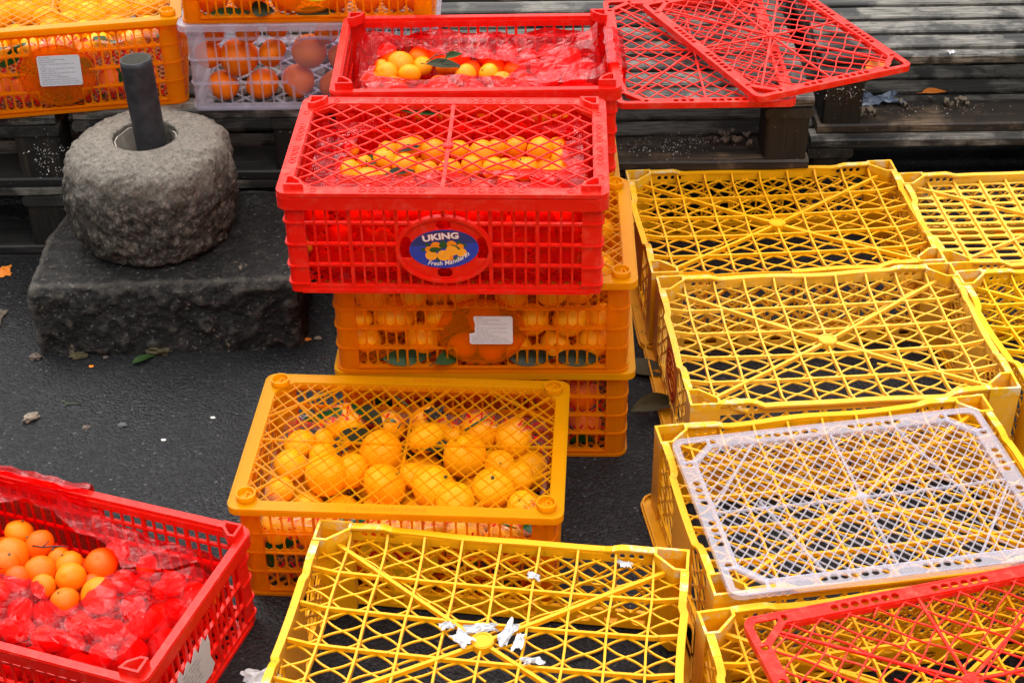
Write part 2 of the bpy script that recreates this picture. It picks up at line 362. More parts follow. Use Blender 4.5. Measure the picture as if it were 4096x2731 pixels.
    def disc(s, f, cu, cv, a, b, t0, t1, n=40, m=0):
        vs = []
        for t in (t1, t0):
            vs += [f(cu + a * math.cos(k * 2 * math.pi / n), cv + b * math.sin(k * 2 * math.pi / n), t) for k in range(n)]
        s.add(vs, [tuple(range(n)), tuple(range(2 * n - 1, n - 1, -1))] + [(n + k, n + (k + 1) % n, (k + 1) % n, k) for k in range(n)], m)
    def poly(s, f, pts, t0, t1, m=0):
        n = len(pts)
        s.add([f(x, y, t1) for x, y in pts] + [f(x, y, t0) for x, y in pts],
              [tuple(range(n)), tuple(range(2 * n - 1, n - 1, -1))] + [(n + k, n + (k + 1) % n, (k + 1) % n, k) for k in range(n)], m)
    def build(s, name, mats, parent=None, smooth=False):
        me = bpy.data.meshes.new(name); me.from_pydata(s.v, [], s.f)
        if not isinstance(mats, (list, tuple)): mats = [mats]
        for x in mats: me.materials.append(x)
        me.polygons.foreach_set('material_index', s.m)
        if s.uv:
            ul = me.uv_layers.new(name='UVMap')
            for lp in me.loops: ul.data[lp.index].uv = s.uv[lp.vertex_index]
        if smooth: me.polygons.foreach_set('use_smooth', [True] * len(me.polygons))
        me.update()
        o = bpy.data.objects.new(name, me); C.objects.link(o)
        if parent: o.parent = parent
        return o

def tag(o, label, cat=None, group=None, kind=None):
    o['label'] = label
    if cat: o['category'] = cat
    if group: o['group'] = group
    if kind: o['kind'] = kind
    return o
def thing(name, loc, yaw, label, cat, group=None):
    o = bpy.data.objects.new(name, None); C.objects.link(o)
    o.location = loc; o.rotation_euler = (0, 0, R(yaw)); o.empty_display_size = .05
    return tag(o, label, cat, group)

# ------------------------------------------------------------------ lettering
def glyphs(text, size, shear=0, offset=0):
    cu = bpy.data.curves.new('t', 'FONT'); cu.body = text; cu.size = size; cu.shear = shear; cu.offset = offset; cu.resolution_u = 3
    ob = bpy.data.objects.new('t', cu); C.objects.link(ob)
    dg = bpy.context.evaluated_depsgraph_get()
    me = bpy.data.meshes.new_from_object(ob.evaluated_get(dg))
    v = [(p.co.x, p.co.y) for p in me.vertices]; f = [tuple(p.vertices) for p in me.polygons]
    C.objects.unlink(ob); bpy.data.objects.remove(ob); bpy.data.curves.remove(cu); bpy.data.meshes.remove(me)
    return v, f
def letter(mb, f, text, size, pos, t, warp=None, shear=0, offset=0, m=0, xs=1.0, rot=0, ref=None):
    v, fc = glyphs(text, size, shear, offset)
    if not v: return
    if ref is None: ref = (min(x for x, y in v), max(x for x, y in v))
    x0, x1 = ref; w = x1 - x0; out = []
    for x, y in v:
        k = (x - x0) / w
        px, py = (x - x0) * xs, y
        if warp:
            bx, by, an = warp(k); px, py = bx - y * math.sin(an), by + y * math.cos(an)
        c, s_ = math.cos(rot), math.sin(rot)
        px, py = px * c - py * s_, px * s_ + py * c
        out.append(f(pos[0] + px, pos[1] + py, t))
    mb.add(out, fc, m)
    return ref

# ------------------------------------------------------------------ crate parts
def wall_map(side, w, d, inset=0):
    """(u along wall seen from outside, z, n outward)"""
    W2, D2 = w / 2 - inset, d / 2 - inset
    if side == 'front': return lambda u, z, n: Vector((u, -D2 + 0 - n, z))
    if side == 'back': return lambda u, z, n: Vector((-u, D2 + n, z))
    if side == 'left': return lambda u, z, n: Vector((-W2 - n, -u, z))
    return lambda u, z, n: Vector((W2 + n, u, z))
def mbox(mb, f, u0, u1, z0, z1, n0, n1, m=0):
    P = [f(u0, z0, n1), f(u1, z0, n1), f(u1, z1, n1), f(u0, z1, n1), f(u0, z0, n0), f(u1, z0, n0), f(u1, z1, n0), f(u0, z1, n0)]
    mb.add(P, [(0, 1, 2, 3), (7, 6, 5, 4), (0, 4, 5, 1), (1, 5, 6, 2), (2, 6, 7, 3), (3, 7, 4, 0)], m)
def rounded(w, d, r, n=5, z=0):
    pts = []
    for cx, cy, a0 in ((w / 2 - r, d / 2 - r, 0), (-w / 2 + r, d / 2 - r, 90), (-w / 2 + r, -d / 2 + r, 180), (w / 2 - r, -d / 2 + r, 270)):
        for k in range(n + 1):
            a = R(a0 + 90 * k / n); pts.append((cx + r * math.cos(a), cy + r * math.sin(a), z))
    return pts
def in_oval(u, z, ov, pad=0):
    return ov and ((u - ov[0]) / (ov[2] + pad)) ** 2 + ((z - ov[1]) / (ov[3] + pad)) ** 2 < 1

def bar_wall(mb, f, half, rails, ncell, thick, thin_w=.0034, thick_w=.0058, dep=.0035, oval=None, wave=0.0, m=0):
    """rails = [(z0,z1)...] bottom to top; vertical bars between"""
    z0, z1 = rails[0][1] - .001, rails[-1][0] + .001
    for i, (a, b) in enumerate(rails):
        mid = 0 < i < len(rails) - 1
        segs = 24 if mid else 1
        for k in range(segs):
            ua, ub = -half + 2 * half * k / segs, -half + 2 * half * (k + 1) / segs
            if oval and mid and in_oval((ua + ub) / 2, (a + b) / 2, oval, -.004): continue
            mbox(mb, f, ua, ub, a, b, -dep - .0015, .0012, m)
    for k in range(1, ncell):
        u = -half + 2 * half * k / ncell; tk = k % thick == 0
        ww = (thick_w if tk else thin_w) / 2
        for i in range(len(rails) - 1):
            a, b = rails[i][1] - .001, rails[i + 1][0] + .001
            if oval:
                q = 1 - ((u - oval[0]) / oval[2]) ** 2
                if q > 0:
                    h = oval[3] * math.sqrt(q) - .003
                    lo, hi = oval[1] - h, oval[1] + h
                    parts = []
                    if a < lo: parts.append((a, min(b, lo)))
                    if b > hi: parts.append((max(a, hi), b))
                else: parts = [(a, b)]
            else: parts = [(a, b)]
            for p0, p1 in parts:
                if p1 - p0 > .001: mbox(mb, f, u - ww, u + ww, p0, p1, -dep, .0022 if tk else -.0002, m)

def slot_wall(mb, f, half, z0, z1, nrow, ngroup, nslot, oval=None, m=0, t=.0025):
    gw = 2 * half / ngroup; rh = (z1 - z0) / nrow; cw = gw / nslot
    for r in range(nrow):
        for g in range(ngroup):
            for k in range(nslot):
                u0 = -half + g * gw + k * cw; v0 = z0 + r * rh; cu, cv = u0 + cw / 2, v0 + rh / 2
                if in_oval(cu, cv, oval, .002): continue
                mb.cell(lambda u, v, n: f(u, v, n - t), u0, u0 + cw, v0, v0 + rh, t, (cu, cv, cw * .405, rh * .435, 3.5), 12, m)
    for r in range(nrow + 1):
        z = z0 + r * rh
        for k in range(20):
            ua, ub = -half + 2 * half * k / 20, -half + 2 * half * (k + 1) / 20
            if in_oval((ua + ub) / 2, z, oval, -.002): continue
            mbox(mb, f, ua, ub, z - .0016, z + .0016, .0002, .0040, m)
    for g in range(ngroup + 1):
        u = -half + g * gw
        for r in range(nrow):
            if in_oval(u, z0 + (r + .5) * rh, oval, .006): continue
            mbox(mb, f, u - .0018, u + .0018, z0 + r * rh + .0017, z0 + (r + 1) * rh - .0017, .0002, .0044, m)

def post(mb, sx, sy, w, d, leg, z0, z1, r=.010, th=.004, rings=(), m=0):
    """L-shaped corner post with rounded outer corner"""
    X, Y = w / 2, d / 2
    out = [(X - leg, Y), (X - r, Y)] + [(X - r + r * math.sin(R(a)), Y - r + r * math.cos(R(a))) for a in (22, 45, 68)] + [(X, Y - r), (X, Y - leg)]
    inn = [(X - th, Y - leg), (X - th, Y - th - r * .6), (X - th - r * .6, Y - th), (X - leg, Y - th)]
    lp = out + inn; n = len(lp)
    g = lambda p, z: (sx * p[0], sy * p[1], z)
    mb.add([g(p, z0) for p in lp] + [g(p, z1) for p in lp], [tuple(range(n)), tuple(range(2 * n - 1, n - 1, -1))] + [(n + k, n + (k + 1) % n, (k + 1) % n, k) for k in range(n)], m)
    for z in rings:
        mb.path([g((p[0] + (.0012 if p[0] > X - leg + .001 else 0), p[1] + .0012), z) for p in out], .0035, .0030, m=m)

def clip_line(p, d, poly):
    """clip infinite line to convex polygon (CCW) -> (t0,t1)"""
    t0, t1 = -9, 9
    for i in range(len(poly)):
        a, b = poly[i], poly[(i + 1) % len(poly)]
        nx, ny = -(b[1] - a[1]), b[0] - a[0]
        den = nx * d[0] + ny * d[1]; num = nx * (a[0] - p[0]) + ny * (a[1] - p[1])
        if abs(den) < 1e-12:
            if num > 0: return None
            continue
        t = num / den
        if den > 0: t0 = max(t0, t)
        else: t1 = min(t1, t)
    return (t0, t1) if t1 > t0 else None

def lattice(mb, poly, dx, dy, bw, bh, z, wave=0.0, wl=.04, sag=None, brk=0.0, rng=random, step=.012, m=0, sync=False):
    """two crossing families of strands with diamonds dx wide and dy tall, clipped to a polygon"""
    xs = [p[0] for p in poly]; ys = [p[1] for p in poly]
    for sgn in (1, -1):
        d = Vector((dx, sgn * dy)).normalized(); nn = Vector((-d.y, d.x))
        for k in range(-90, 91):
            p = Vector((0, k * dy + dy * .5))
            c = clip_line(p, d, poly)
            if not c or c[1] - c[0] < .006: continue
            n = max(1, int((c[1] - c[0]) / step)); cur = []
            for i in range(n + 1):
                t = c[0] + (c[1] - c[0]) * i / n
                q = p + d * t
                if wave:
                    q = q + nn * (wave * math.sin(q.x * 2 * math.pi / wl * (1 if not sync else sgn) + (0 if sync else k * .9)) * min(1, (t - c[0]) / .02, (c[1] - t) / .02))
                zz = z + (sag(q.x, q.y) if sag else 0) + (0.0004 if sgn > 0 else 0)
                if brk and rng.random() < brk and 0 < i < n:
                    if len(cur) > 1: mb.path(cur, bw, bh, m=m)
                    cur = []; continue
                cur.append((q.x, q.y, zz))
            if len(cur) > 1: mb.path(cur, bw, bh, m=m)

def octagon(w, d, c): return [(w / 2, -d / 2 + c), (w / 2, d / 2 - c), (w / 2 - c, d / 2), (-w / 2 + c, d / 2), (-w / 2, d / 2 - c), (-w / 2, -d / 2 + c), (-w / 2 + c, -d / 2), (w / 2 - c, -d / 2)]

# ------------------------------------------------------------------ lids
def make_lid(kind, loc, yaw, label, group, w, d, mat, tilt=(0, 0)):
    t = thing('crate_lid', loc, yaw, label, 'crate lid', group)
    if tilt != (0, 0): t.rotation_euler = (R(tilt[0]), R(tilt[1]), R(yaw))
    sw, leg, th, lip, rc = (.026 if kind == 'milk' else .021), (.056 if kind == 'milk' else .050), .003, (.009 if kind == 'milk' else .013), .016
    solid = kind in ('amber', 'red_cover', 'milk_cover')
    fr = MB()
    flat = lambda x, y, n: Vector((x, y, n - th))
    def strip(horizontal, sgn):
        half = (w if horizontal else d) / 2 - leg; n = max(6, int(2 * half / .0155)); cw = 2 * half / n
        for k in range(n):
            a, b = -half + k * cw, -half + (k + 1) * cw
            fr_ = (k + .5) / n
            clus = (.20 < fr_ < .46 or .56 < fr_ < .82 or fr_ < .04 or fr_ > .96)
            hole = clus and kind in ('red', 'milk') and not (kind == 'red' and .78 < fr_ < .83)
            if horizontal: rect = (a, b, d / 2 - sw, d / 2 - .001) if sgn > 0 else (a, b, -d / 2 + .001, -d / 2 + sw)
            else: rect = (w / 2 - sw, w / 2 - .001, a, b) if sgn > 0 else (-w / 2 + .001, -w / 2 + sw, a, b)
            h = None
            if hole: h = ((rect[0] + rect[1]) / 2, (rect[2] + rect[3]) / 2, .0062, .0062, 2)
            fr.cell(flat, *rect, th, h, 10)
            if kind == 'red_cover' and clus:
                cx, cy = (rect[0] + rect[1]) / 2, (rect[2] + rect[3]) / 2
                fr.path([(cx + .0055 * math.cos(q * math.pi / 4), cy + .0055 * math.sin(q * math.pi / 4), .0004) for q in range(8)], .0012, .0012, True)
    for hz in (True, False):
        for sg in (1, -1): strip(hz, sg)
    for sx in (1, -1):
        for sy in (1, -1):
            o = [(w / 2 - leg, d / 2 - .001), (w / 2 - rc, d / 2 - .001)] + [(w / 2 - rc + (rc - .001) * math.sin(R(a)), d / 2 - rc + (rc - .001) * math.cos(R(a))) for a in (30, 60)] + [(w / 2 - .001, d / 2 - rc), (w / 2 - .001, d / 2 - leg)]
            if solid:
                ply = o + [(w / 2 - sw, d / 2 - leg), (w / 2 - leg, d / 2 - sw)]
                if sx * sy < 0: ply = [(-x if sx < 0 else x, -y if sy < 0 else y) for x, y in ply]
                else: ply = [(x * sx, y * sy) for x, y in ply][::-1]
                fr.poly(flat, ply, 0, th)
            else:
                fr.path([(sx * (x - .004 if x > w / 2 - rc else x), sy * (y - .004 if y > d / 2 - rc else y), -th / 2) for x, y in o], .010, th)
                a, b = (sx * (w / 2 - sw + .004), sy * (d / 2 - leg - .004), -th / 2), (sx * (w / 2 - leg - .004), sy * (d / 2 - sw + .004), -th / 2)
                fr.bar(a, b, .011, th + .0004)
                fr.bar((sx * (w / 2 - .004), sy * (d / 2 - leg - .002), -th / 2), (sx * (w / 2 - sw + .002), sy * (d / 2 - leg - .002), -th / 2), .006, th + .0002)
                fr.bar((sx * (w / 2 - leg - .002), sy * (d / 2 - .004), -th / 2), (sx * (w / 2 - leg - .002), sy * (d / 2 - sw + .002), -th / 2), .006, th + .0002)
    fr.path([(x, y, -lip / 2 + .0005) for x, y, z in rounded(w, d, rc, 5)], .0030, lip, True)
    fr.path([(x, y, -lip / 2 - .0015) for x, y, z in octagon_ring(w - 2 * sw, d - 2 * sw, leg - sw)], .0026, .009, True)
    fr.build('frame', mat, t)
    me = MB(); poly = octagon(w - 2 * sw, d - 2 * sw, leg - sw)
    sag = lambda x, y: -.0035 * max(0, (1 - (x / (w / 2)) ** 2)) * max(0, (1 - (y / (d / 2)) ** 2))
    if kind == 'amber': lattice(me, poly, .0258, .0315, .0023, .0022, -.003, wave=.0006, wl=.05, sag=sag)
    elif kind in ('milk', 'milk_cover'):
        lattice(me, poly, .0186, .0232, .0021, .0022, -.003, wave=.0004, wl=.05, sag=sag)
    else:
        lattice(me, poly, .043, .039, .0021, .0024, -.003, wave=.0025, wl=.086, sag=sag, brk=.004)
    ribs = []
    X, Y = w / 2 - sw, d / 2 - sw
    if kind == 'amber':
        ribs = [((-X, 0), (X, 0)), ((0, -.075), (0, .075)), ((0, .075), (-.062, Y)), ((0, .075), (.062, Y)), ((0, -.075), (-.062, -Y)), ((0, -.075), (.062, -Y)),
                ((-.095, 0), (-X + .01, Y - .022)), ((-.095, 0), (-X + .01, -Y + .022)), ((.095, 0), (X - .01, Y - .022)), ((.095, 0), (X - .01, -Y + .022)),
                ((-X, .06), (-.12, Y)), ((-X, -.06), (-.12, -Y)), ((X, .06), (.12, Y)), ((X, -.06), (.12, -Y))]
    elif kind in ('milk', 'milk_cover'):
        ribs = [((-X, 0), (X, 0)), ((0, -Y), (0, Y)), ((-.13, Y), (-X, .01)), ((.13, -Y), (X, -.01)), ((.11, Y), (.16, -Y * .1)), ((-.11, -Y), (-.16, Y * .1))]
    elif kind == 'red_cover':
        ribs = [((0, -Y), (0, Y))]
    else:
        ribs = [((-X, 0), (X, 0)), ((0, -Y), (0, Y)), ((-X + .02, -Y + .012), (X - .02, Y - .012)), ((-X + .02, Y - .012), (X - .02, -Y + .012))]
    for a, b in ribs:
        n = 8
        me.path([(a[0] + (b[0] - a[0]) * i / n, a[1] + (b[1] - a[1]) * i / n, -.0022 + sag(a[0] + (b[0] - a[0]) * i / n, a[1] + (b[1] - a[1]) * i / n)) for i in range(n + 1)], .0040 if kind != 'red_cover' else .0062, .0036)
    me.build('mesh_panel', M['orange_thin'] if kind == 'amber' else mat, t)
    if kind != 'amber':
        hb = MB(); hb.disc(flat, 0, 0, .011 if kind == 'red' else .009, .011 if kind == 'red' else .009, -.0035, .0012, 20); hb.disc(flat, 0, 0, .006, .006, .0012, .0022, 16); hb.build('hub', mat, t)
    if solid:
        for sx in (1, -1):
            for sy in (1, -1):
                tb = MB(); cx, cy = sx * (w / 2 - .026), sy * (d / 2 - .026)
                if kind == 'amber':
                    n = 20; pts = [(cx + .0145 * math.cos(2 * math.pi * k / n), cy + .0145 * math.sin(2 * math.pi * k / n), .0055) for k in range(n)]
                    tb.path(pts, .0028, .011, True)
                    pts = [(cx + .008 * math.cos(R(a)), cy + .008 * math.sin(R(a)), .003) for a in range(-90, 91, 20)]
                    tb.path(pts, .0022, .007, True)
                    tb.disc(lambda x, y, n_: Vector((x, y, n_)), cx, cy, .0135, .0135, .0015, .0028, 20)
                elif kind == 'red_cover':
                    pts = [(cx + sx * .013, cy + sy * .013, .005), (cx - sx * .014, cy + sy * .013, .005), (cx - sx * .010, cy + sy * .001, .005), (cx + sx * .004, cy - sy * .012, .005), (cx + sx * .013, cy - sy * .012, .005)]
                    tb.path(pts, .004, .010, True)
                else:
                    tb.disc(lambda x, y, n_: Vector((x, y, n_)), cx, cy, .012, .012, .0002, .004, 20)
                tb.build('corner_stud', mat, t)
    return t
def octagon_ring(w, d, c): return [(x, y, 0) for x, y in octagon(w, d, c)]

# ------------------------------------------------------------------ packed fruit crates
def base_grid(mb, w, d, z=.003, dx=.022, dy=.022, bw=.004):
    lattice(mb, octagon(w - .02, d - .02, .02), dx, dy, bw, .003, z)
    mb.path([(x, y, z) for x, y, q in rounded(w - .016, d - .016, .012)], .012, .005, True)

def red_crate(loc, yaw, label, oval=False, short_row=False):
    t = thing('fruit_crate', loc, yaw, label, 'crate', 'red plastic fruit crates')
    w, d, h = .508, .320, .183
    mt = M['red']
    if short_row: rails = [(0, .013), (.052, .0565), (.097, .1015), (.140, .1445), (.164, .176)]
    else: rails = [(0, .013), (.0495, .0535), (.0885, .0925), (.1275, .1315), (.166, .176)]
    ov = (0, .083, .078, .062) if oval else None
    for side in ('front', 'back', 'left', 'right'):
        wb = MB(); f = wall_map(side, w, d, .002); long = side in ('front', 'back')
        half = (w if long else d) / 2 - .029
        bar_wall(wb, f, half, rails, 24 if long else 15, 4 if long else 5, oval=ov if side == 'front' else None)
        mbox(wb, f, -half - .01, half + .01, -.0005, .006, -.004, .0045)
        wb.build('side_wall', mt, t)
    for sx in (1, -1):
        for sy in (1, -1):
            pb = MB(); post(pb, sx, sy, w, d, .033, 0, .176, rings=(.05, .091, .132, .017))
            if not oval:
                cx, cy = sx * (w / 2 - .017), sy * (d / 2 - .017)
                pts = [(cx + sx * .013, cy + sy * .013, .187), (cx - sx * .014, cy + sy * .013, .187), (cx - sx * .010, cy + sy * .001, .187), (cx + sx * .004, cy - sy * .012, .187), (cx + sx * .013, cy - sy * .012, .187)]
                pb.path(pts, .004, .018, True)
            pb.build('corner_post', mt, t)
    rb = MB(); rb.path([(x, y, .1795) for x, y, z in rounded(w + .004, d + .004, .014)], .013, .007, True)
    rb.path([(x, y, .170) for x, y, z in rounded(w + .016, d + .016, .018)], .003, .020, True)
    rb.build('rim', mt, t)
    bb = MB(); base_grid(bb, w, d); bb.build('base_mesh', mt, t)
    if oval:
        f = wall_map('front', w, d, .002); nb = MB()
        n = 48; a, b = ov[2], ov[3]
        # plate with three thumb openings
        def ring(k1, k2, t0, t1):
            vs = []
            for tt in (t1, t0):
                for kk in (k1, k2): vs += [f(ov[0] + a * kk * math.cos(2 * math.pi * i / n), ov[1] + b * kk * math.sin(2 * math.pi * i / n), tt) for i in range(n)]
            fs = []
            for i in range(n):
                j = (i + 1) % n
                fs += [(i, j, n + j, n + i), (2 * n + j, 2 * n + i, 3 * n + i, 3 * n + j), (n + i, n + j, 3 * n + j, 3 * n + i), (j, i, 2 * n + i, 2 * n + j)]
            nb.add(vs, fs)
        ring(.92, 1.0, -.004, .0055)
        pc = [(-a * .80, .002, .011, .021), (a * .80, .002, .011, .021), (0, b * .70, .011, .011), (0, -b * .70, .011, .011)]
        st = 52; sz = 42
        for i in range(st):
            for j in range(sz):
                u0, u1 = -a + 2 * a * i / st, -a + 2 * a * (i + 1) / st; v0, v1 = -b + 2 * b * j / sz, -b + 2 * b * (j + 1) / sz
                uc, vc = (u0 + u1) / 2, (v0 + v1) / 2
                if (uc / a) ** 2 + (vc / b) ** 2 > .93 ** 2: continue
                if any(abs((uc - p[0]) / p[2]) ** 3 + abs((vc - p[1]) / p[3]) ** 3 < 1 for p in pc): continue
                mbox(nb, f, u0, u1, ov[1] + v0, ov[1] + v1, -.001, .0015)
        nb.build('nameplate', mt, t)
        # sticker
        S = 9.1e-5; sb = MB(); cx0, cy0 = 855, 840
        g = lambda x, y, n_: f((x) * S, ov[1] + .001 + (y) * S, .0016 + n_)
        tl = R(4)
        gt = lambda x, y, n_: g(x * math.cos(tl) - y * math.sin(tl), x * math.sin(tl) + y * math.cos(tl), n_)
        sb.disc(gt, 0, 0, 615, 392, 0, .0005, 56, 0)
        ell = [(612 * math.cos(R(q)), 388 * math.sin(R(q))) for q in range(14, 167, 8)]
        sb.poly(gt, ell, .0005, .0006, 1)
        P = lambda x, y: (x - cx0, cy0 - y)
        lv = 0
        def leafp(x, y, lx, ly, an):
            nonlocal lv; lv += 1
            q = []
            for k in range(12):
                u = math.cos(k * math.pi / 6); v = math.sin(k * math.pi / 6) * (1 - .35 * u)
                q.append((x + lx * u * math.cos(an) - ly * v * math.sin(an), y + lx * u * math.sin(an) + ly * v * math.cos(an)))
            sb.poly(g, q, .0006, .0007 + lv * .00001, 4)
        def orb(x, y, r, mi):
            nonlocal lv; lv += 1
            sb.disc(g, x, y, r, r * .94, .0006, .0007 + lv * .00001, 24, mi)
        for (x, y, lx, ly, an) in ((570, 765, 60, 28, -40), (500, 850, 60, 30, 10), (1120, 705, 60, 28, 45), (1215, 755, 60, 32, -10), (740, 1050, 55, 30, -60), (1070, 1030, 60, 34, 40)):
            leafp(*P(x, y), lx, ly, R(an))
        for (x, y, r, mi) in ((590, 850, 68, 2), (715, 785, 98, 2), (990, 750, 90, 2), (1145, 785, 62, 2), (955, 1020, 62, 2), (1160, 905, 95, 3), (625, 970, 106, 3), (845, 970, 116, 3)):
            orb(*P(x, y), r, mi)
        leafp(*P(1060, 800), 95, 34, R(-25)); orb(*P(992, 872), 110, 3)
        leafp(*P(842, 745), 78, 72, R(90)); leafp(*P(705, 850), 112, 50, R(8))
        sb.build('sticker', [M['bluelab'], M['navy'], M['laborange'], M['labgold'], M['labgreen']], t)
        stk = t.children[-1] if False else [o for o in bpy.data.objects if o.parent == t and o.name.startswith('sticker')][0]
        lb = MB()
        wp = lambda k: (-365 + 640 * k, 150 + 78 * k - 62 * (k - .5) ** 2 * 0 + 20 * math.sin(math.pi * k), R(6.5) + R(9) * (k - .5) * -1)
        ref = letter(lb, g, 'UKING', 172, (0, 0), .00130, warp=wp, offset=12, m=1)
        letter(lb, g, 'UKING', 172, (0, 0), .00145, warp=wp, offset=5.5, m=0, ref=ref)
        lb.build('heading_text', [M['labwhite'], M['labred']], stk); lb = MB()
        wf = lambda k: (-300 + 760 * k, -318 - 60 * math.sin(k * math.pi * .62) + 270 * k ** 2.3, R(-8 + 42 * k))
        letter(lb, g, 'Fresh Mandarin', 128, (0, 0), .0013, warp=wf, shear=.32, offset=2.0, m=0)
        lb.build('script_text', [M['labwhite'], M['labred']], stk)
    return t

def amber_crate(loc, yaw, label, plate='label', mat=None, lidless=False, zs=1.0):
    t = thing('fruit_crate', loc, yaw, label, 'crate', 'amber plastic fruit crates')
    t.scale = (1, 1, zs)
    w, d = .498, .330; mt = mat or M['orange_wall']
    ov = (0, .085, .074, .064)
    for side in ('front', 'back', 'left', 'right'):
        wb = MB(); f = wall_map(side, w, d, .002); long = side in ('front', 'back'); half = (w if long else d) / 2 - .035
        slot_wall(wb, f, half, .012, .172, 4, 5 if long else 3, 5, oval=ov if (side == 'front' and plate) else None)
        mbox(wb, f, -half - .004, half + .004, 0, .0105, -.004, .0010); mbox(wb, f, -half - .004, half + .004, .1737, .1795, -.004, .0020)
        wb.build('side_wall', mt, t)
    for sx in (1, -1):
        for sy in (1, -1):
            pb = MB(); post(pb, sx, sy, w, d, .037, 0, .1795, r=.018, th=.003, rings=(.052, .092, .132)); pb.build('corner_post', mt, t)
    bb = MB(); base_grid(bb, w, d)
    bb.path([(x, y, .0035) for x, y, z in rounded(w + .002, d + .002, .02)], .006, .0045, True); bb.build('base_mesh', mt, t)
    if plate:
        f = wall_map('front', w, d, .002); nb = MB()
        nb.disc(f, ov[0], ov[1], ov[2], ov[3], -.0025, -.0005, 56)
        nb.path([f(ov[0] + ov[2] * math.cos(2 * math.pi * k / 56), ov[1] + ov[3] * math.sin(2 * math.pi * k / 56), .001) for k in range(56)], .0042, .0050, True, up=Vector((0, 1, 0)))
        nb.build('nameplate', M['orange_plate'], t)
    return t
LINES = ['Kantong POP', 'Isi/jenis  : Jeruk Mandarin Wogam', 'Berat bersih: 6.5 kg', 'Produsen  : Xiamen Rainbow Fruits Co., Ltd', '  China', 'Di impor oleh : CV. Jaya Lestari Tata Sukarja',
         '  30216 - Indonesia', 'Didistribusikan oleh : PT. Alvard Duta Lestari', '  Jakarta 14100 Indonesia', 'No Izin Edar : PL 317204030670124', 'Tanggal & segel Produksi : lihat pada kemasan', 'Petunjuk Penyimpanan : Simpan pada suhu dingin', 'Petunjuk Penyajian : Dicuci dahulu sebelum dikonsumsi']
def paper_label(t, cu, cv, hw, hh, rot, torn, w=.498, d=.330):
    f0 = wall_map('front', w, d, .002); c, s = math.cos(R(rot)), math.sin(R(rot))
    f = lambda u, v, n: f0(cu + u * c - v * s, cv + u * s + v * c, .0008 + n)
    mb = MB(); r = .003
    right = [(hw - r, -hh), (hw, -hh + r), (hw, hh - r), (hw - r, hh)]
    if torn: left = [(-hw * .78, hh), (-hw * .80, hh * .80), (-hw * .76, hh * .62), (-hw * .73, hh * .35), (-hw * .76, hh * .1), (-hw * .73, -hh * .12), (-hw * .86, -hh * .22), (-hw, -hh * .24), (-hw, -hh + r), (-hw + r, -hh)]
    else: left = [(-hw + r, hh), (-hw, hh - r), (-hw, -hh + r), (-hw + r, -hh)]
    mb.poly(f, right + left, 0, .0004)
    lab = mb.build('paper_label', M['paper_lab'], t)
    lb = MB(); n = len(LINES); lh = 2 * hh / (n + .8)
    for i, tx in enumerate(LINES):
        if torn and i < 9: tx = tx[5:]
        x0 = -hw * (.66 if torn and i < 9 else .90)
        v, fc = glyphs(tx, lh * .78); mx = max(x for x, y in v)
        k = min(1, (hw * .93 - x0) / mx)
        lb.add([f(x0 + x * k, hh - lh * (i + 1.05) + y, .0006) for x, y in v], fc)
    lb.build('printed_text', M['ink'], lab)
    return lab

